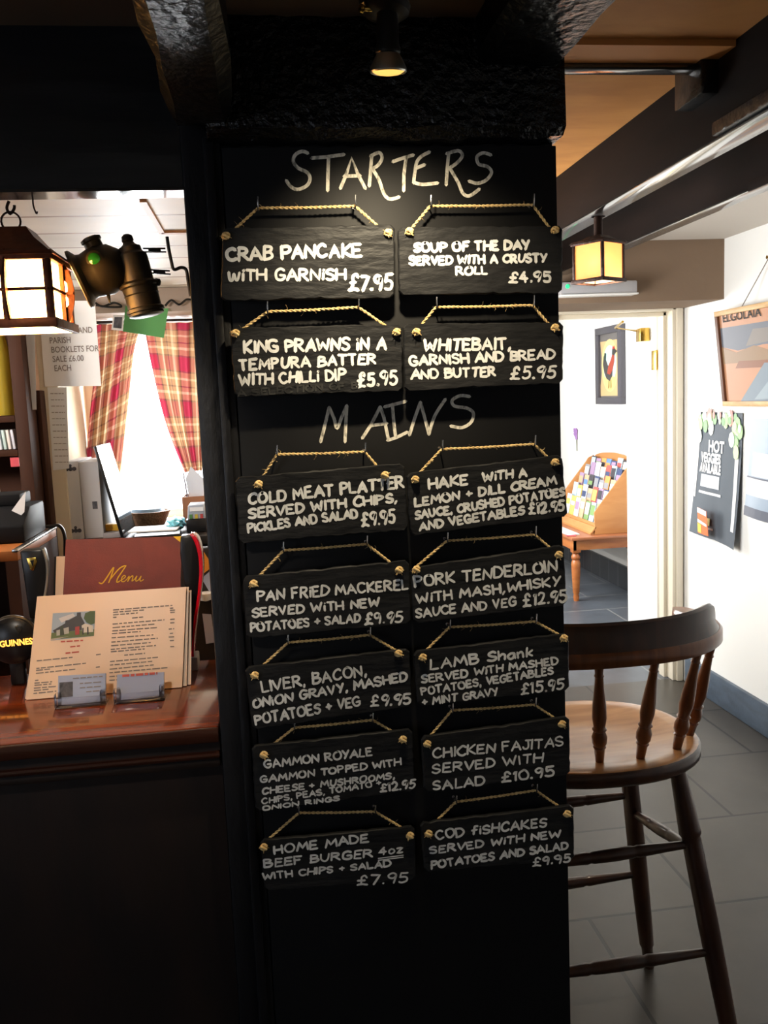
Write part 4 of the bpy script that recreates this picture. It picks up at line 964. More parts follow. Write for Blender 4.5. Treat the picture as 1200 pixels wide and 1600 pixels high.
mb.lathe([(r*.36, r*.7), (r*.34, r*1.1), (r*.40, r*1.14), (r*.40, r*1.24), (r*.28, r*1.3), (0, r*1.3)], ch, upn, 24); mb.out('chimney', t)
g = pc_(154, 410, -r*1.0)
B('green_glass').lathe([(r*.24, 0), (r*.22, r*.05), (r*.12, r*.1), (0, r*.12)], g+Vector((0, .004, 0)), (0, -1, 0), 24).out('green_jewel', t)
B('brass_old').lathe([(r*.30, -r*.1), (r*.31, r*.03), (r*.24, r*.05)], g+Vector((0, .005, 0)), (0, -1, 0), 24).out('jewel_bezel', t)
p0, p1 = pc_(200, 378), pc_(230, 494); L = (p1-p0).length; k = sc
mb = B('brass_old').turned(p0, p1, [(0, 0), (0, 7*k), (.03, 9*k), (.06, 13*k), (.07, 16*k), (.14, 17*k), (.18, 22*k), (.24, 23*k), (.53, 23*k), (.545, 26*k), (.57, 29*k), (.60, 29*k), (.62, 26*k), (.70, 25*k), (.71, 26*k), (.72, 25*k), (.88, 25*k), (.90, 28*k), (.94, 28*k), (.95, 26*k), (.98, 26*k), (1, 20*k), (1, 0)], 36); mb.out('carbide_canister', t)
B('dark_metal').lathe([(7*k, -2*k), (9*k, 2*k), (8*k, 8*k), (4*k, 11*k), (0, 12*k)], p0, (p0-p1).normalized(), 20).out('filler_cap', t)
mb = B('brass_old'); mb.tube([pc_(196, 443), pc_(178, 450), pc_(168, 447)], .0045, 10); mb.tube([pc_(163, 440), pc_(168, 455), pc_(172, 474)], [.005, .004, .001], 8)
mb.lathe([(.004, 0), (.006, .003), (.006, .009), (.003, .011), (0, .011)], pc_(240, 440), (1, 0, -.2), 14); mb.out('joint_arm', t)
mb = B('dark_metal')
for (a, b2) in (((224, 391), (259, 391)), ((232, 424), (266, 426))):
    P, Q = pc_(*a), pc_(*b2); mb.tube([P+Vector((0, -.004, .002)), Q+Vector((0, -.004, .002))], .0014, 6); mb.tube([P+Vector((0, .004, -.002)), Q+Vector((0, .004, -.002))], .0014, 6); mb.obox((P+Q)/2, (1, 0, 0), (0, 1, 0), (0, 0, 1), (Q-P).length*.55, .002, .0045)
mb.out('bracket_bars', t)
B('dark_metal').tube(smooth_pts([tuple(pc_(*q)) for q in [(261, 370), (263, 385), (268, 410), (272, 421), (283, 418), (291, 422), (294, 440), (298, 463)]], 5), [.0026]*36, 8).out('hanger_rod', t)

# ================================================================== BEHIND THE BAR
BC = 1.10
t = thing('back_counter', (-.38, 3.2, 0), 'dark wood back counter under the bright curtained window', 'counter')
B('bar_front').box(-.655, -.055, 2.99, YW-.002, BC-.028, BC, .003).out('counter_top', t)
B('bar_front').box(-.655, -.055, 3.02, YW-.002, 0, BC-.028).out('counter_body', t)

def plaid():
    m = D.materials.new('plaid_curtain_cloth'); m.use_nodes = True; nt = m.node_tree; nt.nodes.clear()
    o = nt.nodes.new('ShaderNodeOutputMaterial'); uv = nt.nodes.new('ShaderNodeUVMap'); sp = nt.nodes.new('ShaderNodeSeparateXYZ'); nt.links.new(uv.outputs[0], sp.inputs[0])
    cols = []
    for ax_, n in (('X', 1.75), ('Y', 3.6)):
        mu = nt.nodes.new('ShaderNodeMath'); mu.operation = 'MULTIPLY'; mu.inputs[1].default_value = n; nt.links.new(sp.outputs[ax_], mu.inputs[0])
        fr = nt.nodes.new('ShaderNodeMath'); fr.operation = 'FRACT'; nt.links.new(mu.outputs[0], fr.inputs[0])
        cr = nt.nodes.new('ShaderNodeValToRGB'); cr.color_ramp.interpolation = 'CONSTANT'; e = cr.color_ramp.elements
        red, tan, crm, brn = rgb(152, 48, 68), rgb(164, 128, 96), rgb(204, 186, 152), rgb(96, 72, 66)
        seq = [(0, red), (.26, brn), (.30, tan), (.42, crm), (.47, tan), (.60, brn), (.63, tan), (.72, crm), (.78, tan), (.90, brn), (.94, red)]
        e[0].position = 0; e[0].color = (*seq[0][1], 1); e[1].position = seq[1][0]; e[1].color = (*seq[1][1], 1)
        for p, c_ in seq[2:]: q = e.new(p); q.color = (*c_, 1)
        nt.links.new(fr.outputs[0], cr.inputs[0]); cols.append(cr)
    mx = nt.nodes.new('ShaderNodeMix'); mx.data_type = 'RGBA'; mx.inputs[0].default_value = .45
    nt.links.new(cols[0].outputs[0], mx.inputs[6]); nt.links.new(cols[1].outputs[0], mx.inputs[7])
    d = nt.nodes.new('ShaderNodeBsdfDiffuse'); tr = nt.nodes.new('ShaderNodeBsdfTranslucent'); ms = nt.nodes.new('ShaderNodeMixShader'); ms.inputs[0].default_value = .13
    nt.links.new(mx.outputs[2], d.inputs[0]); nt.links.new(mx.outputs[2], tr.inputs[0]); nt.links.new(d.outputs[0], ms.inputs[1]); nt.links.new(tr.outputs[0], ms.inputs[2]); nt.links.new(ms.outputs[0], o.inputs[0])
    return m
M['plaid'] = plaid()
YCu = 3.44
def curtain(name, Lp, Rp, lbl):
    Lc = smooth_pts([(atY(x, y, YCu).x, atY(x, y, YCu).z) for x, y in Lp], 10); Rc = smooth_pts([(atY(x, y, YCu).x, atY(x, y, YCu).z) for x, y in Rp], 10)
    def at(c, v): k = v*(len(c)-1); i = min(int(k), len(c)-2); f = k-i; return (c[i][0]+(c[i+1][0]-c[i][0])*f, c[i][1]+(c[i+1][1]-c[i][1])*f)
    def fn(u, v):
        a, b = at(Lc, v), at(Rc, v)
        return Vector((a[0]+(b[0]-a[0])*u, YCu+.013*math.sin(u*30+v*1.5)+.006*math.sin(u*13+v*4), a[1]+(b[1]-a[1])*u))
    mb = B('plaid').grid(fn, 72, 44, True)
    o = mb.out(name, None, 80); tag(o, lbl, 'curtain'); return o
curtain('plaid_curtain', [(147, 507), (146, 580), (138, 660), (132, 748)], [(222, 507), (210, 548), (202, 620), (188, 748)], 'left plaid curtain, red and tan, drawn back from the bright window')
curtain('plaid_curtain', [(224, 505), (236, 570), (258, 660), (288, 738)], [(322, 503), (320, 580), (318, 660), (316, 735)], 'right plaid curtain, red and tan, half hidden by the pillar')
tag(B('dark_metal').tube([(-.66, 3.452, atY(150, 504, 3.45).z), (-.06, 3.452, atY(150, 504, 3.45).z)], .006, 10).out('curtain_rail'), 'thin curtain rail over the bar window', 'curtain rail')

def flat(name, px, Y, m, lbl, cat, th=.0008, prints=None):
    c = [Vector((atY(*q, Y).x, Y, atY(*q, Y).z)) for q in px]
    t = thing(name, c[3], lbl, cat)
    sh = B(m).prism(c, (0, th, 0)).out('sheet', t, 20)
    return sh, c
t, c = flat('paper_notice', [(60, 470), (148, 470), (158, 603), (70, 604)], 3.056, 'paper', 'white paper notice selling church and parish booklets, pinned behind the copper lantern', 'notice')
mb = B('print_grey'); a = atY(75, 522, 3.0555); b2 = atY(141, 520, 3.0555); sc_ = 3.0555/F_PX
u = (b2-a).normalized(); v = Vector((-u.z, 0, u.x))
for i, tx in enumerate(['CHURCH AND', 'PARISH', 'BOOKLETS FOR', 'SALE £6.00', 'EACH']):
    typed(tx, 12.4*sc_, a+v*(-13.6*i*sc_)+u*(1.1*i*sc_), u, v, Vector((0, -1, 0)), mb, .0006, .00035, .78)
mb.out('notice_print', t, None)
flat('green_card', [(196, 478), (263, 482), (256, 528), (192, 518)], 3.210, 'green_card', 'green card hanging below the brass bicycle lamp', 'card')
t, c = flat('small_card', [(177, 492), (194, 492), (192, 517), (174, 515)], 3.212, 'paper', 'small white card with a dark square beside the green card', 'card')
cc = sum(c, Vector())/4; B('photo_grey').prism([cc+(p-cc)*.72-Vector((0, .0006, 0)) for p in c], (0, .0004, 0)).out('dark_square', t, None)
# wall return left of the window with till receipts
struct(B('cream').box(-.80, -.66, 3.06, YW, 0, 1.935), 'wall_return')
Yr = 3.0585
t, c = flat('receipt_strip', [(74, 605), (104, 605), (108, 732), (83, 735)], Yr, 'paper', 'long strip of till receipts taped below the parish notice', 'receipt')
mb = B('print_grey'); e = c[1]-c[0]; e.normalize()
dn_ = (c[3]-c[0]); n_ = Vector((0, -1, 0))
for k in range(12): f = .08+.075*k; scrib(mb, c[0]+dn_*f, e, Vector((0, 0, 1)), n_, .008, .05, 0, .0022)
mb.out('receipt_print', t, None)
flat('paper_slip', [(30, 514), (54, 514), (57, 640), (40, 641)], 2.94, 'grey_paper', 'tall pale paper pinned between the two dark uprights', 'paper')
# shelving at far left
t = thing('shelf_unit', (-.85, 2.95, 0), 'brown wooden shelf unit at the left edge above the till', 'shelves')
xs = atY(36, 650, 2.9).x
B('cabinet_wood').box(xs-.020, xs+.020, 2.88, 3.04, 0, 1.86, .003).out('upright', t)
for py in (655, 708):
    z = atY(10, py, 2.9).z; B('cabinet_wood').box(-1.3, xs-.02, 2.88, 3.05, z-.01, z+.01, .002).out('shelf_board', t)
B('cabinet_wood').box(-1.3, xs-.021, 3.042, 3.055, 0, 1.86).out('back_panel', t)
x2 = atY(69, 740, 2.99).x
tag(B('cabinet_wood').box(xs+.0215, x2+.010, 2.985, 3.05, 0, atY(60, 610, 2.99).z, .002).out('door_edge'), 'dark narrow wooden upright between the shelf and the receipts', 'post')
tag(B(colm(186, 150, 126)).box(xs+.022, x2-.014, 3.0, 3.05, 0, 1.9).out('wall_board'), 'tan board behind the pale pinned paper', 'board')
zs1, zs2 = atY(10, 655, 2.9).z+.0105, atY(10, 708, 2.9).z+.0105
gj = mat('yellow_glass', rgb(214, 190, 70), .08, trans=.5, spec=.8)
a = atY(-3, 600, 2.95)
t = thing('glass_jar', (a.x, 2.95, zs1), 'yellow-green glass jar with bright lid on the upper left shelf', 'jar')
B(gj).lathe([(.0, 0), (.04, 0), (.043, .02), (.041, .12), (.043, .18), (.036, .23), (.03, .25), (0, .25)], (a.x, 2.95, zs1+.001), (0, 0, 1), 28).out('jar_body', t)
B('chrome').lathe([(.031, .25), (.033, .252), (.033, .28), (.02, .29), (0, .29)], (a.x, 2.95, zs1+.001), (0, 0, 1), 28).out('lid', t)
for k in range(4):
    x = atY(4+7*k, 680, 2.93).x
    tag(B(colm(*[(196, 200, 206), (170, 190, 186), (208, 196, 190), (186, 186, 196)][k])).obox((x, 2.94, zs2+.031), Vector((1, 0, .08)).normalized(), (0, 1, 0), Vector((-.08, 0, 1)).normalized(), .008, .10, .06, .001).out('booklet'), 'pale booklet on the lower left shelf, %s from the upright' % ['fourth', 'third', 'second', 'first'][k], 'booklet', 'booklets on the lower shelf')
# wooden cabinet with till
XC, ZC = -.60, 1.205
t = thing('cabinet', (-.95, 2.4, 0), 'wooden cabinet with silver edge trim carrying the till, behind the beer tap', 'cabinet')
B('pine').box(-1.3, XC, 2.2, 2.6, ZC-.025, ZC, .002).out('top', t)
mb = B('cabinet_wood'); mb.box(XC-.03, XC, 2.2, 2.6, 0, ZC-.025); mb.box(-1.3, XC-.03, 2.57, 2.6, 0, ZC-.025); mb.box(-1.3, XC-.03, 2.2, 2.57, .55, .58); mb.out('carcass', t)
B('steel').box(XC-.012, XC+.003, 2.195, 2.6, ZC-.003, ZC+.003, .001).out('edge_trim', t)
a = atY(-2, 845, 2.42)
t = thing('till', (-.80, 2.42, ZC), 'black till with grey screen standing on the wooden cabinet', 'till')
xr = atY(48, 830, 2.38).x
mb = B('till_black').prism([(-1.0, 2.32, ZC+.001), (-1.0, 2.32, ZC+.045), (-1.0, 2.40, ZC+.085), (-1.0, 2.54, ZC+.085), (-1.0, 2.54, ZC+.001)], (xr+1.0, 0, 0), .006); mb.out('till_body', t)
z0 = ZC+.085
mb = B('till_black').box(-.98, xr-.03, 2.42, 2.53, z0, z0+.03, .004); mb.out('printer', t)
mb = B('grey_plastic').obox((-.86, 2.50, z0+.10), (1, 0, 0), Vector((0, .98, .17)).normalized(), Vector((0, -.17, .98)).normalized(), .29, .014, .17, .005); mb.out('screen_back', t)
a = atY(24, 722, 2.48); mb = B(colm(190, 70, 80)); mb.box(a.x-.012, a.x+.010, 2.478, 2.480, a.z-.012, a.z+.012) ; mb.out('red_mark', t)
c = [atY(18, 798, 2.36), atY(40, 768, 2.36), atY(38, 800, 2.36), atY(33, 805, 2.36)]
slab4(B('paper'), c, .001).out('receipt', t, None)
# cable on the back counter
tag(B('black_plastic').tube(smooth_pts([(XC-.05, 2.57, ZC+.006), (XC-.01, 2.585, ZC+.006), (XC+.012, 2.595, ZC+.004), (XC+.022, 2.60, ZC-.03), (XC+.018, 2.60, ZC-.12), (XC+.012, 2.60, .7), (XC+.012, 2.60, .3), (XC+.02, 2.60, .006), (XC+.10, 2.62, .006)], 5), .005, 8).out('cable'), 'black cable looping over the edge of the wooden cabinet', 'cable')

# things on the back counter
def boxpx(x0, x1, y0, y1, Yn, depth, m, bev=.0015):
    a, b2 = atY(x0, y1, Yn), atY(x1, y0, Yn); return B(m).box(a.x, b2.x, Yn, Yn+depth, a.z, b2.z, bev)
def onbc(x, y): return atZ(x, y, BC).y
ztf = atY(130, 720, 3.08).z
for (x0, x1, lb, lo2) in ((103, 129, 'white box file with dark emblems at both ends, nearer the receipts', 0), (129, 160, 'white box file with a dark label, right of the emblem file', 1)):
    a, b2 = atY(x0, 800, 3.08).x+.001, atY(x1, 800, 3.08).x-.001
    t = thing('box_file', ((a+b2)/2, 3.08, BC), lb, 'box file', 'box files on the back counter')
    B('grey_paper').box(a, b2, 3.08, 3.32, BC+.001, ztf-.004*lo2, .002).out('file_case', t)
    m_ = (a+b2)/2
    if not lo2:
        for zz in (ztf-.025, BC+.03):
            mb = B('photo_grey')
            for q in (-.012, 0, .012): mb.lathe([(.007, 0), (.007, .001), (0, .001)], (m_+q, 3.0795, zz), (0, -1, 0), 14)
            mb.lathe([(.005, 0), (.005, .001), (0, .001)], (m_, 3.0795, zz+.011), (0, -1, 0), 12); mb.out('emblem', t, None)
    else:
        B('photo_grey').box(m_+.002, m_+.018, 3.0785, 3.0805, BC+.10, BC+.125).out('label', t, None)
a, b2 = atY(94, 800, 3.1).x, atY(102, 800, 3.1).x
tag(B('paper').box(a, b2, 3.08, 3.25, BC+.001, BC+.085, .001).out('notebook'), 'thin white notebook standing left of the two box files', 'notebook')
# leaning glazed picture seen edge-on
t = thing('leaning_picture', (atY(192, 824, 3.05).x, 3.15, BC), 'black-edged glazed picture leaning back beside the box files', 'picture')
pb, pt = atY(193, 826, 3.03), atY(150, 697, 3.03); pb.z = BC+.002
d = (pt-pb); nn = Vector((-d.z, 0, d.x)).normalized(); nn = nn if nn.x > 0 else -nn
B('black_plastic').prism([pb, pb-nn*.010, pt-nn*.010, pt], (0, .27, 0), .001).out('frame', t)
dd = d.normalized(); B('glassy').prism([pb+dd*.012+nn*.001, pb+dd*.012, pt-dd*.012, pt-dd*.012+nn*.001], (0, .25, 0)).out('glass', t)
def lying(name, px0, px1, yy, depth, h, m, lbl, cat, z=BC, rot=.05):
    a, b2 = atZ(px0, yy, z), atZ(px1, yy, z); y0 = min(a.y, b2.y)
    u_ = Vector((1, rot, 0)).normalized(); v_ = Vector((-u_.y, u_.x, 0))
    cc = Vector(((a.x+b2.x)/2, y0+depth/2, z+h/2+.0006))
    return tag(B(m).obox(cc, u_, v_, (0, 0, 1), b2.x-a.x, depth, h, .001).out(name), lbl, cat)
lying('book', 162, 187, 840, .11, .016, colm(150, 144, 144), 'grey book lying under the yellow packet on the back counter', 'book')
lying('packet', 165, 186, 829, .04, .022, colm(216, 168, 50), 'small yellow packet lying on the grey book', 'packet', BC+.017, .0)
lying('folder', 213, 280, 841, .10, .014, 'black_plastic', 'flat black folder on the back counter behind the oxblood menu', 'folder')
lying('papers', 205, 278, 829, .12, .005, 'paper', 'loose white papers lying on the black folder', 'papers', BC+.0152, -.06)
a = atZ(232, 822, BC)
t = thing('basket', (a.x, 3.36, BC), 'brown wicker basket on the sill in the window glare', 'basket')
B('wicker').lathe([(0, 0), (.055, 0), (.075, .045), (.078, .05), (.070, .05), (.050, .008), (0, .008)], (a.x, 3.37, BC+.001), (0, 0, 1), 30).out('basket_body', t)
B(colm(120, 150, 176)).lathe([(.066, .04), (.055, .06), (.03, .068), (0, .066)], (a.x-.005, 3.37, BC+.001), (0, 0, 1), 20).out('cloth', t)
a = atZ(305, 832, BC)
t = thing('card_index', (a.x, 3.10, BC), 'clear-topped black card index box at the right end of the back counter', 'box')
x0, x1 = atY(291, 820, 3.08).x, atY(323, 820, 3.08).x
B('black_plastic').box(x0, x1, 3.08, 3.18, BC+.001, BC+.045, .003).out('base', t)
B(colm(150, 160, 176)).prism([(x0+.004, 3.085, BC+.045), (x0+.010, 3.085, BC+.094), (x1-.006, 3.085, BC+.094), (x1-.002, 3.085, BC+.045)], (0, .09, 0), .004).out('lid', t)
mb = B(colm(225, 228, 235)); mb.box(x0+.015, x1-.008, 3.082, 3.085, BC+.072, BC+.086); mb.out('label', t, None)
for k, c_ in enumerate([(70, 120, 70), (180, 160, 60), (160, 60, 60)]):
    xx = x0+.012+k*.018; B(colm(*c_)).box(xx, xx+.010, 3.0825, 3.085, BC+.047, BC+.062).out('tab_card', t, None)
x0, x1 = atY(286, 790, 3.3).x, atY(324, 790, 3.3).x
t = thing('cardboard_box', ((x0+x1)/2, 3.33, BC), 'open brown cardboard box behind the card index', 'box')
hb_ = atY(300, 776, 3.28).z
mb = B(colm(150, 96, 64)); mb.box(x0, x1, 3.28, 3.284, BC+.001, hb_); mb.box(x0, x0+.004, 3.284, 3.40, BC+.001, hb_); mb.box(x1-.004, x1, 3.284, 3.40, BC+.001, hb_); mb.box(x0, x1, 3.396, 3.40, BC+.001, hb_); mb.box(x0, x1, 3.28, 3.40, BC+.001, BC+.005); mb.out('box_walls', t)
q = [Vector((atY(*p, 3.30).x, 3.30, atY(*p, 3.30).z)) for p in [(298, 729), (320, 750), (318, 780), (296, 780), (290, 748)]]
tag(B(colm(206, 210, 222)).prism(q, (0, .004, 0)).out('envelope'), 'bent pale envelope sticking up from the cardboard box', 'envelope')
mb = B(colm(110, 100, 104))
for k in range(9):
    xx = R_.uniform(x0+.01, x1-.012); mb.tube([(xx, 3.31+.008*k, BC+.01), (xx+R_.uniform(-.02, .02), 3.31+.008*k, hb_+R_.uniform(.02, .08))], .0025, 6)
tag(mb.out('pens'), 'tangle of pens and wires standing in the cardboard box', 'pens', None, 'stuff')
a = atZ(276, 829, BC); bmq = bmesh.new(); bmesh.ops.create_icosphere(bmq, subdivisions=3, radius=1)
for v_ in bmq.verts:
    n_ = v_.co.copy(); f = 1+.25*math.sin(n_.x*7+n_.y*5)*math.cos(n_.z*8+n_.x*3)
    v_.co = Vector((a.x+n_.x*.032*f, 3.15+n_.y*.05*f, BC+.027+n_.z*.022*f))
tag(MB().use(colm(120, 196, 210)).add(bmq).out('plastic_bag'), 'crumpled turquoise plastic bag left of the card index', 'bag')
# cables lying along the lintel
for k, (px, lb) in enumerate((([(128, 478), (145, 472), (160, 479), (178, 473), (190, 479), (172, 480), (150, 477)], 'loose dark cable tangled on the lintel behind the bicycle lamp'), ([(258, 478), (268, 469), (280, 476), (292, 468), (304, 470)], 'dark cable clipped on the lintel right of the bicycle lamp'))):
    tag(B('dark_metal').tube(smooth_pts([tuple(atY(*p, 3.205)) for p in px], 6), .004, 6).out('cable'), lb, 'cable')

# ================================================================== RIGHT-HAND SIDE
pc = atY(926, 408, 2.5)
zb, zt = atY(926, 437, 2.46).z, atY(926, 377, 2.46).z
lantern('square_lantern', (.962, 2.5), .052, math.radians(33), zb, zt, .020, 'iron', 'pane_amber', 'small square amber lantern glowing under the long dark beam', False, False, None, .0)
point('square_lantern_bulb', (.955, 2.47, (zb+zt)/2-.005), 16, (1, .85, .65), .012)
tag(B('iron').lathe([(.012, 0), (.012, zt+.02-2.01 if 0 else 2.008-(zt+.02)), (.02, 2.008-(zt+.02))], (.962, 2.5, zt+.0195), (0, 0, 1), 14).out('lantern_stem'), 'short iron stem holding the amber lantern to the beam', 'stem')

# exit light on the bulkhead
p0, p1 = atY(868, 465, 3.89), atY(986, 441, 3.89)
t = thing('emergency_light', ((p0.x+p1.x)/2, 3.86, p0.z), 'long grey emergency light box with green lamp above the doorway', 'light')
B('exit_grey').box(p0.x, p1.x, 3.82, 3.90, p0.z+.004, p1.z, .006).out('casing', t)
B('gloss_white').box(p0.x, p1.x+.004, 3.815, 3.90, p0.z-.002, p0.z+.005, .002).out('bottom_edge', t)
a = atY(888, 447, 3.81); B('led').lathe([(.010, 0), (.009, .004), (0, .007)], (a.x, 3.822, a.z), (0, -1, 0), 16).out('green_lamp', t)

# framed picture on the right wall
def wpt(x, y, X): return atX(x, y, X)
y0, y1 = 3.85, 3.14; zb_, zt_ = 1.425, 1.845
t = thing('framed_picture', (XR-.03, (y0+y1)/2, zb_), 'oak-framed landscape picture with a titled top strip on the white wall', 'picture')
ft, fb = XR-.075, XR-.03   # leans forward at the top
def pp(y, f, off=0): return Vector((fb+(ft-fb)*f-off, y, zb_+(zt_-zb_)*f))
W_ = y0-y1; fw = .022/ (zt_-zb_); fy = .022
mb = B('oakframe')
for (ya, yb_, fa, fb2) in ((y0, y1, 0, fw), (y0, y1, 1-fw, 1), (y1+fy, y1, fw, 1-fw)):
    B('oakframe').prism([pp(ya, fa), pp(yb_, fa), pp(yb_, fb2), pp(ya, fb2)], (.028, 0, 0), .002).out('frame_moulding', t)
B('frame_shaded').prism([pp(y0, fw), pp(y0-fy, fw), pp(y0-fy, 1-fw), pp(y0, 1-fw)], (.028, 0, 0), .002).out('frame_moulding', t)
B('frame_shaded').prism([pp(y0+.002, 0, -.002), pp(y0, 0, 0), pp(y0, 1, 0), pp(y0+.002, 1, -.002)], (.026, 0, 0)).out('frame_side', t)
mb = MB()
def pic(m, pts, k=1):   # pts in (along 0..1 from the far end, up 0..1)
    mb.use(m); mb.poly([pp(y0-fy-(W_-2*fy)*a, fw+(1-2*fw)*b, -.012+.0004*k) for a, b in pts])
pic(colm(176, 126, 94), [(0, 0), (1, 0), (1, 1), (0, 1)], 1)
pic(colm(96, 99, 108), [(0, .64), (.2, .58), (.5, .62), (1, .60), (1, .86), (0, .86)], 2)
pic(colm(120, 112, 106), [(.3, .62), (.7, .66), (1, .62), (1, .78), (.4, .8)], 3)
pic(colm(136, 108, 80), [(0, .64), (.18, .56), (.4, .62), (.7, .5), (1, .55), (1, .44), (0, .44)], 4)
pic(colm(128, 82, 58), [(.2, .46), (1, .44), (1, .36), (.15, .38)], 5)
pic(colm(116, 128, 138), [(.18, 0), (.5, .42), (1, .40), (1, 0)], 6)
pic(colm(140, 152, 160), [(.35, .02), (.6, .3), (.9, .28), (.9, .04)], 7)
mb.out('painting', t, None)
mb = B('print')
typed('ELGOLAIA', .050, pp(y0-fy-.03, .878, -.012), Vector((0, -1, 0)), (pp(0, 1)-pp(0, 0)).normalized(), Vector((-1, 0, 0)), mb, .004, .0004, 1.35)
mb.out('title_lettering', t, None)
tz = 2.03; ym = (y0+y1)/2+.02
mb = B('print_grey'); mb.tube([pp(y0-.22, 1, -.01), (XR-.012, ym, tz)], .0022, 5); mb.tube([pp(y1+.22, 1, -.01), (XR-.012, ym, tz)], .0022, 5); mb.out('hanging_cord', t)
B('brass').lathe([(.004, 0), (.004, .02), (.008, .022), (0, .024)], (XR, ym, tz), (-1, 0, 0), 12).out('nail', t)

# posters
def poster(name, ya, yb_, za, zb2, curl, lbl, build):
    t = thing(name, (XR-.01, (ya+yb_)/2, za), lbl, 'poster')
    def S(u, v): # u along the wall from far to near, v up
        y = ya+(yb_-ya)*u
        off = .006+curl*(1-v)**1.5*(.35+.65*abs(2*u-1))+.012*math.sin(u*5)*(1-v)
        return Vector((XR-off, y, za+(zb2-za)*v-.03*(u)*(1-v)))
    build(t, S); return t
def patch(mb, S, u0, u1, v0, v1, lift, n=8):
    mb.grid(lambda a, b: S(u0+(u1-u0)*a, v0+(v1-v0)*b)+Vector((-lift, 0, 0)), n, n); return mb
def b1(t, S):
    dk = mat('washed_out_black_poster', rgb(88, 95, 103), .6, spec=.2)  # black sheet greyed; the washed-out glare is put into its colour
    patch(B(dk), S, 0, 1, 0, 1, 0, 20).out('poster_sheet', t, 80)
    mb = B('paper')
    patch(mb, S, .02, .055, .3, .82, .002); mb.out('pale_border', t, None); mb = B('paper'); patch(mb, S, .87, .95, .12, .86, .002); mb.out('pale_border', t, None)
    mb = B('paper')
    for i in range(5):
        pass
    for (tx, u0, v0, sz, sq) in (('HOT', .28, .69, .072, .9), ('VEGGIES', .13, .60, .062, .74), ('AVAILABLE', .12, .52, .056, .66)):
        tmp = MB().use(M['paper']); typed(tx, sz, Vector((0, 0, 0)), Vector((1, 0, 0)), Vector((0, 0, 1)), Vector((0, -1, 0)), tmp, 0, .003, sq)
        ws = abs(yb1-ya1); hs = zt1-zb1
        for v_ in tmp.bm.verts: v_.co = S(u0+v_.co.x/ws, v0+v_.co.z/hs)+Vector((-.003, 0, 0))
        mb.add(tmp.bm)
    patch(mb, S, .14, .60, .345, .365, .003)
    mb.out('poster_lettering', t, None)
    mb = B(colm(200, 206, 214)); patch(mb, S, .16, .55, .40, .50, .0025); mb.out('pale_panel', t, None)
    mb = MB()
    for k in range(46):
        u, v_ = R_.random(), 1-abs(R_.gauss(0, .07))
        if R_.random() < .35: u, v_ = (R_.uniform(.78, .98), R_.uniform(.7, .97)) if R_.random() < .7 else (R_.uniform(.0, .09), R_.uniform(.78, .96))
        mb.use(colm(*R_.choice([(150, 190, 130), (190, 214, 160), (120, 160, 110), (226, 232, 220), (206, 130, 120)])))
        rr = R_.uniform(.02, .05); v_ = min(v_, .98); cpt = S(min(max(u, .03), .97), v_)+Vector((-.0035-.0001*k, 0, 0))
        mb.poly([cpt+Vector((0, math.cos(a)*rr*.55, math.sin(a)*rr*.8)) for a in [i*math.pi/4 for i in range(8)]])
    mb.out('vegetable_pictures', t, None)
    mb = B(colm(150, 190, 70)); cpt = S(.28, .135)+Vector((-.004, 0, 0)); mb.poly([cpt+Vector((0, math.cos(a)*.03, math.sin(a)*.03)) for a in [i*math.pi/5 for i in range(10)]])
    mb.use(colm(236, 220, 120)); patch(mb, S, .30, .42, .10, .16, .0045, 3); mb.use(M['paper']); patch(mb, S, .22, .48, .07, .085, .004, 3); mb.out('emblem', t, None)
ya1, yb1, zb1, zt1 = 4.12, 3.72, .815, 1.395
poster('poster', ya1, yb1, zb1, zt1, .05, 'curling dark poster with vegetables and white words below the landscape picture', b1)
def b2(t, S):
    patch(B(mat('faded_blue_poster', rgb(150, 164, 180), .4)), S, 0, 1, 0, 1, 0, 16).out('poster_sheet', t, 80)
    mb = B('paper'); patch(mb, S, .10, 1, .42, .66, .002); patch(mb, S, 0, 1, .22, .40, .002); mb.out('white_band', t, None)
    mb = B(colm(96, 100, 112)); patch(mb, S, 0, 1, 0, .10, .002); patch(mb, S, 0, 1, .395, .41, .003); mb.out('dark_band', t, None)
poster('poster', 3.65, 3.30, .955, 1.372, .03, 'pale blue faded poster at the right edge beside the dark one', b2)
c = [Vector((XR-.075, atX(x, y, XR-.07).y, atX(x, y, XR-.07).z)) for x, y in [(1091, 792), (1105, 799), (1108, 838), (1092, 832)]]
t = thing('flyer', (XR-.07, c[0].y, c[3].z), 'small orange flyer overlapping the lower corner of the dark poster', 'flyer')
B(colm(232, 110, 50)).prism(c, (.0015, 0, 0)).out('sheet', t, None)
e = lambda a, b: c[0]+(c[1]-c[0])*a+(c[3]-c[0])*b+Vector((-.001, 0, 0))
mb = B('paper'); mb.poly([e(0, 0), e(1, 0), e(1, .2), e(0, .2)]); mb.poly([e(0, .45), e(1, .5), e(1, .6), e(0, .58)]); mb.use(colm(240, 190, 70)); mb.poly([e(0, .6), e(.4, .62), e(.4, .95), e(0, .95)]); mb.out('pale_bands', t, None)

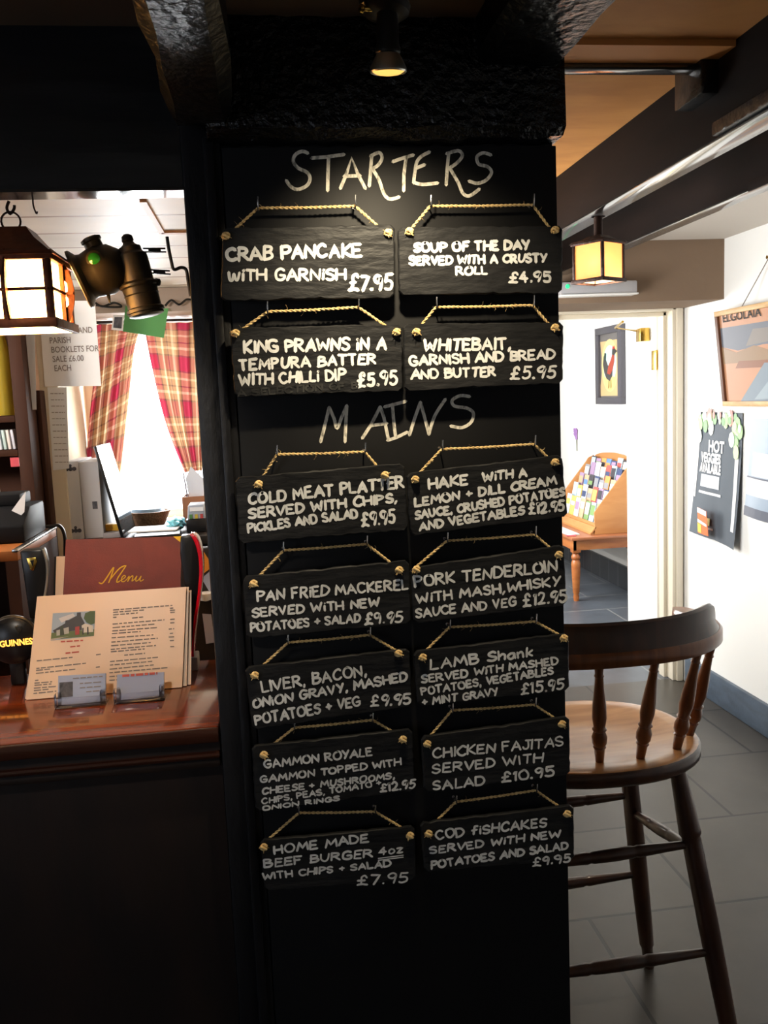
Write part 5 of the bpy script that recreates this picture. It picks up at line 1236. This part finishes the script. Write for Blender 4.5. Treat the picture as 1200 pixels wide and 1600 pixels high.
# bar stool
SX, SY, SZ = .69, 1.915, .742
t = thing('bar_stool', (SX, SY, 0), 'wooden captain-style bar stool standing behind the pillar on the flagstones', 'bar stool')
def seat_pt(a, f):
    rx, ry = .252, .224; cs, sn = math.cos(a), math.sin(a); e = .86
    return Vector((SX+rx*f*math.copysign(abs(cs)**e, cs), SY+ry*f*math.copysign(abs(sn)**e, sn), 0))
mb = B('oak_seat'); NA = 48; rings = []
for f, dz in ((.0, -.012), (.25, -.012), (.5, -.010), (.68, -.005), (.82, -.001), (.93, 0), (.98, -.002), (1.0, -.008), (1.0, -.028), (.97, -.036), (.85, -.040), (0, -.040)):
    if f == 0: rings.append([mb.bm.verts.new((SX, SY, SZ+dz))])
    else: rings.append([mb.bm.verts.new(seat_pt(2*math.pi*k/NA, f)+Vector((0, 0, SZ+dz))) for k in range(NA)])
for ri, (A, Bq) in enumerate(zip(rings, rings[1:])):
    mb.use(M['oak_seat'] if ri < 6 else M['oak_dark'])
    for k in range(NA):
        if len(A) == 1: mb.face((A[0], Bq[k], Bq[(k+1) % NA]))
        elif len(Bq) == 1: mb.face((A[k], A[(k+1) % NA], Bq[0]))
        else: mb.face((A[k], A[(k+1) % NA], Bq[(k+1) % NA], Bq[k]))
mb.out('seat', t, 50)
tops = {(1, -1): (.845, 1.765), (1, 1): (.835, 2.035), (-1, -1): (.535, 1.765), (-1, 1): (.545, 2.035)}
feet = {(1, -1): (.957, 1.700), (1, 1): (.928, 2.105), (-1, -1): (.425, 1.700), (-1, 1): (.452, 2.105)}
def legpt(k, z): a, b = tops[k], feet[k]; f = (SZ-.04-z)/(SZ-.04); return Vector((a[0]+(b[0]-a[0])*f, a[1]+(b[1]-a[1])*f, z))
LP = [(0, .015), (.02, .017), (.20, .0235), (.215, .024), (.225, .020), (.24, .021), (.5, .0225), (.70, .021), (.80, .020), (.90, .0185), (.91, .015), (1, .013)]
for k in tops:
    p0, p1 = legpt(k, SZ-.03), legpt(k, 0)
    B('oak_dark').turned(p0, p1, LP, 18).out('leg', t, 50)
def stretch(k1, z1, k2, z2, rr=1.0):
    p0, p1 = legpt(k1, z1), legpt(k2, z2)
    B('oak_dark').turned(p0, p1, [(0, .008*rr), (.15, .010*rr), (.30, .0125*rr), (.34, .0135*rr), (.36, .0115*rr), (.38, .0135*rr), (.5, .0145*rr), (.62, .0135*rr), (.64, .0115*rr), (.66, .0135*rr), (.7, .0125*rr), (.85, .010*rr), (1, .008*rr)], 14).out('stretcher', t, 50)
stretch((-1, -1), .525, (1, -1), .535); stretch((-1, -1), .285, (1, -1), .292)
stretch((-1, 1), .505, (1, 1), .510); stretch((-1, 1), .272, (1, 1), .283)
stretch((1, 1), .46, (1, -1), .52); stretch((-1, 1), .46, (-1, -1), .52)
# curved arm rail
def rail_c(a):   # a: 0 at the camera side, +-1 at the arm ends
    th = a*math.radians(112); rx, ry = .278, .215; s_, c_ = math.sin(th), math.cos(th)
    return Vector((SX+rx*math.copysign(abs(s_)**.85, s_), SY-ry*math.copysign(abs(c_)**.9, c_), 0))
RZ0, RZ1 = .968, 1.0
NR = 60; mb = B('oak'); rg = []
for i in range(NR+1):
    a = -1+2*i/NR; p = rail_c(a); tg = (rail_c(min(a+.01, 1))-rail_c(max(a-.01, -1))).normalized(); nn = Vector((tg.y, -tg.x, 0))
    endf = min(1, (1-abs(a))/.10); w_ = (.024+.004*abs(a))*math.sqrt(max(.04, 1-(1-endf)**2)); 
    rg.append([mb.bm.verts.new(p+nn*q[0]*w_+Vector((0, 0, q[1]))) for q in ((-1, RZ0+.004), (-.85, RZ0), (.85, RZ0), (1, RZ0+.004), (1, RZ1-.006), (.8, RZ1), (-.8, RZ1), (-1, RZ1-.006))])
for A, Bq in zip(rg, rg[1:]):
    for k in range(8): mb.face((A[k], A[(k+1) % 8], Bq[(k+1) % 8], Bq[k]))
mb.face(rg[0][::-1]); mb.face(rg[-1]); mb.out('arm_rail', t, 45)
# raised crest on the rail
mb = B('oak_dark'); rg = []; NC = 120
for i in range(NC+1):
    a = -.57+1.14*i/NC; p = rail_c(a); tg = (rail_c(a+.01)-rail_c(a-.01)).normalized(); nn = Vector((tg.y, -tg.x, 0))
    f = abs(a)/.57; h = .062*math.sqrt(max(0.004, 1-max(0, (f-.74)/.26)**2.6)) * (1-.05*math.cos(f*3))
    rg.append([mb.bm.verts.new(p+nn*q[0]+Vector((0, 0, RZ1+q[1]))) for q in ((.020, -.002), (.017, .006), (.010, h*.5), (.011, h-.005), (.004, h), (-.006, h-.004), (-.010, h*.5), (-.012, -.002))])
for A, Bq in zip(rg, rg[1:]):
    for k in range(8): mb.face((A[k], A[(k+1) % 8], Bq[(k+1) % 8], Bq[k]))
mb.face(rg[0][::-1]); mb.face(rg[-1]); mb.out('crest_rail', t, 45)
SP = [(0, .008), (.04, .0095), (.10, .0085), (.12, .0105), (.13, .0085), (.22, .010), (.42, .0145), (.54, .0155), (.64, .012), (.66, .0155), (.675, .012), (.74, .0165), (.80, .0155), (.83, .0115), (.845, .014), (.86, .0115), (1, .009)]
SP = [(1-f, r_) for f, r_ in SP][::-1]
SPP = [((.668, 1.762), (.648, 1.706)), ((.757, 1.757), (.772, 1.712)), ((.852, 1.784), (.882, 1.745)), ((.915, 1.852), (.928, 1.775)), ((.572, 1.768), (.55, 1.72)), ((.50, 1.80), (.47, 1.765)), ((.485, 1.87), (.445, 1.84))]
for b_, tp_ in SPP:
    B('oak').turned((tp_[0], tp_[1], RZ0+.004), (b_[0], b_[1], SZ-.004), [(1-f, r_) for f, r_ in SP][::-1], 16).out('spindle', t, 50)

# ================================================================== FAR ROOM
XF = 2.66
t = thing('side_table', (2.35, 6.8, 0), 'pine side table with turned legs under the leaflet rack in the far room', 'table')
TZ = .478
mb = B(mat('dark_pine_top', rgb(150, 92, 60), .3)).box(2.12, XF-.015, 6.08, 7.45, TZ-.022, TZ, .006); mb.out('table_top', t)
mb = B('pine'); mb.box(2.15, 2.625, 6.13, 6.15, TZ-.10, TZ-.022); mb.box(2.15, 2.17, 6.13, 7.40, TZ-.10, TZ-.022); mb.box(2.15, 2.625, 7.38, 7.40, TZ-.10, TZ-.022); mb.box(2.60, 2.625, 6.13, 7.40, TZ-.10, TZ-.022); mb.out('apron', t)
for (x, y) in ((2.175, 6.165), (2.60, 6.165), (2.175, 7.365), (2.60, 7.365)):
    mb = B('pine'); mb.box(x-.03, x+.03, y-.03, y+.03, TZ-.12, TZ-.022, .003)
    mb.lathe([(.028, TZ-.12), (.022, TZ-.13), (.032, TZ-.15), (.032, TZ-.165), (.023, TZ-.175), (.03, TZ-.185), (.033, TZ-.21), (.030, .2), (.024, .06), (.018, .05), (.022, .03), (.018, 0)], (x, y, 0), (0, 0, 1), 22); mb.out('leg', t, 50)
# leaflet rack
RY0, RY1 = 6.16, 6.98
t = thing('leaflet_rack', (2.4, 6.55, TZ), 'stepped pale wooden leaflet rack full of brochures on the side table', 'rack')
def rp(px, py, Y): p = atY(px, py, Y); return (p.x, p.z)
fx, _ = rp(930, 834, RY0); _, fz1 = rp(932.5, 801, RY0); bx_, bz_ = rp(979, 732.5, RY0)
side = [(fx, TZ+.001), (fx-.004, fz1), (fx+.01, fz1+.02), (bx_, bz_), (bx_+.02, bz_+.03), (XF-.03, bz_+.05), (XF-.03, TZ+.001)]
for Y in (RY0, RY1): B('rackwood').prism([(x, Y, z) for x, z in side], (0, .015, 0), .002).out('side_panel', t)
zt_ = bz_+.09
bp_ = [(RY0, TZ+.001), (RY1, TZ+.001), (RY1, zt_-.05)]+[(RY1-(RY1-RY0)*f, zt_-.05+.05*math.sin(math.pi*f)**.6) for f in [i/16 for i in range(17)]]+[(RY0, zt_-.05)]
B('rackwood').prism([(XF-.03, y, z) for y, z in bp_], (.012, 0, 0)).out('back_panel', t)
B('rackwood').box(fx-.03, XF-.03, RY0+.015, RY1, TZ+.001, TZ+.016).out('base_board', t)
B('rackwood').prism([(fx-.03, RY0, TZ+.016), (fx-.03, RY1, TZ+.016), (fx+.0, RY1, TZ+.055), (fx+.0, RY0, TZ+.055)], (.012, 0, 0)).out('front_lip', t)
NT = 5; tiers = []
for i in range(NT):
    f = i/(NT-1); x = fx+.02+(bx_-fx-.03)*f; z = TZ+.05+(bz_-TZ-.15)*f
    tiers.append((x, z)); mb = B('rackwood'); mb.box(x, x+.05, RY0+.015, RY1, z, z+.008); mb.box(x-.006, x, RY0+.015, RY1, z, z+.028); mb.out('tier_shelf', t)
tag(B('paper').obox((2.175, 6.50, TZ+.004), (0, 1, 0), (-1, 0, 0), (0, 0, 1), .60, .09, .006, .001).out('newspaper'), 'folded newspaper lying on the table edge in front of the rack', 'newspaper')
tag(B(colm(190, 70, 80)).obox((2.16, 6.22, TZ+.003), Vector((.3, .95, 0)).normalized(), Vector((-.95, .3, 0)).normalized(), (0, 0, 1), .14, .07, .004, .001).out('magazine'), 'small red magazine at the near corner of the pine table', 'magazine')
CN = [('blue', (96, 130, 176)), ('navy', (62, 74, 108)), ('white', (222, 222, 222)), ('green', (120, 150, 96)), ('yellow', (222, 190, 100)), ('red', (176, 84, 78)), ('orange', (214, 146, 84)), ('pale blue', (172, 196, 212)), ('mauve', (156, 130, 160)), ('grey', (140, 140, 146)), ('tan', (190, 162, 130)), ('dark', (66, 64, 70)), ('cream', (226, 212, 188)), ('white', (214, 218, 222))]
ORD = ['first', 'second', 'third', 'fourth', 'fifth', 'sixth', 'seventh', 'eighth']
TN = ['bottom', 'second', 'middle', 'fourth', 'top']
for i, (x, z) in enumerate(tiers):
    last = None; NL = 7
    for k in range(NL):
        yy = RY0+.075+k*.108+R_.uniform(-.006, .006)
        nm, cc = R_.choice([c_ for c_ in CN if c_[0] != last]); last = nm
        lean = Vector((.22, 0, 1)).normalized(); h = R_.uniform(.15, .19) if i < NT-1 else R_.uniform(.13, .16)
        base = Vector((x+.008, yy, z+.0085))
        t = thing('brochure', base, '%s brochure in the %s tier of the leaflet rack, %s from the near end' % (nm, TN[i], ORD[k]), 'brochure', 'brochures in the leaflet rack')
        mb = B(colm(*cc)); mb.obox(base+lean*h/2+Vector((.004, 0, 0)), (0, 1, 0), Vector((lean.z, 0, -lean.x)), lean, .092, .006, h, .0008); t = mb.out('cover', t)
        n2, c2_ = R_.choice(CN); f = Vector((-lean.z, 0, lean.x))
        o_ = base+Vector((.0005, 0, 0))+f*.0008
        a, b_ = R_.uniform(.35, .6)*h, R_.uniform(.72, .95)*h
        mb = B(colm(*c2_)); mb.poly([o_+lean*a+Vector((0, -.04, 0)), o_+lean*a+Vector((0, .04, 0)), o_+lean*b_+Vector((0, .04, 0)), o_+lean*b_+Vector((0, -.04, 0))]); mb.out('cover_picture', t, None)
# rooster picture on the far room wall
t = thing('bird_picture', (XF-.02, 6.65, 1.403), 'narrow charcoal-framed painting of a dark bird on the far white wall', 'picture')
ya, yb_, za, zb2 = 6.91, 6.39, 1.403, 1.992
def rpnt(u, v, off): return Vector((XF-off, ya+(yb_-ya)*u, za+(zb2-za)*v))
mb = B('charcoal')
for (u0, u1_, v0, v1_) in ((0, 1, 0, .09), (0, 1, .91, 1), (0, .13, .09, .91), (.87, 1, .09, .91)):
    p = [rpnt(u0, v0, .04), rpnt(u1_, v0, .04), rpnt(u1_, v1_, .04), rpnt(u0, v1_, .04)]; B('charcoal').prism(p, (.04, 0, 0), .002).out('frame_moulding', t)
mb = MB()
def rpoly(m, pts, k): mb.use(m); mb.poly([rpnt(u, v, .02+.0006*k) for u, v in pts])
def ell(cu, cv, ru, rv, n=24): return [(cu+ru*math.cos(2*math.pi*i/n), cv+rv*math.sin(2*math.pi*i/n)) for i in range(n)]
rpoly(colm(96, 92, 90), [(.1, .07), (.9, .07), (.9, .93), (.1, .93)], 0)
rpoly(colm(186, 156, 112), [(.13, .11), (.85, .11), (.85, .25), (.78, .5), (.85, .82), (.13, .82), (.22, .5), (.13, .25)], 1)
rpoly(colm(206, 180, 126), ell(.5, .5, .32, .34), 2)
rpoly(colm(180, 208, 212), ell(.5, .52, .25, .24), 3)
rpoly(colm(214, 184, 116), [(.26, .34), (.5, .38), (.74, .34), (.66, .22), (.5, .17), (.34, .22)], 4)
rpoly(colm(62, 60, 60), [(.30, .40), (.24, .52), (.27, .62), (.33, .66), (.36, .58), (.44, .50), (.56, .52), (.62, .46), (.60, .36), (.50, .30), (.38, .33)], 5)
rpoly(colm(40, 60, 56), [(.27, .56), (.31, .67), (.38, .66), (.36, .57)], 6)
rpoly(colm(150, 62, 44), [(.40, .40), (.46, .50), (.56, .58), (.62, .66), (.70, .66), (.68, .54), (.62, .44), (.52, .38)], 6)
rpoly(colm(52, 50, 48), [(.60, .64), (.61, .70), (.68, .72), (.74, .69), (.80, .67), (.73, .65), (.68, .62)], 7)
rpoly(colm(176, 40, 36), [(.61, .70), (.63, .745), (.66, .725), (.69, .75), (.71, .71)], 8)
rpoly(colm(120, 96, 50), [(.46, .31), (.49, .31), (.49, .22), (.44, .20)], 6)
rpoly(colm(120, 96, 50), [(.53, .31), (.56, .32), (.57, .22), (.53, .20)], 6)
mb.out('painting', t, None)
# small purple hanging on the far wall
a = atX(901, 690, XF-.01)
t = thing('hanging_flower', (XF-.01, a.y, a.z), 'small purple lavender bunch hanging on the far white wall', 'dried flowers')
mb = B(colm(150, 110, 170))
for k in range(9): mb.tube([(XF-.012, a.y+R_.uniform(-.01, .01), a.z+.02), (XF-.014, a.y+R_.uniform(-.05, .05), a.z+R_.uniform(.06, .12))], [.006, .009], 6)
mb.out('blooms', t); B(colm(90, 100, 80)).tube([(XF-.012, a.y, a.z+.03), (XF-.012, a.y-.01, a.z-.08)], .004, 6).out('stems', t)
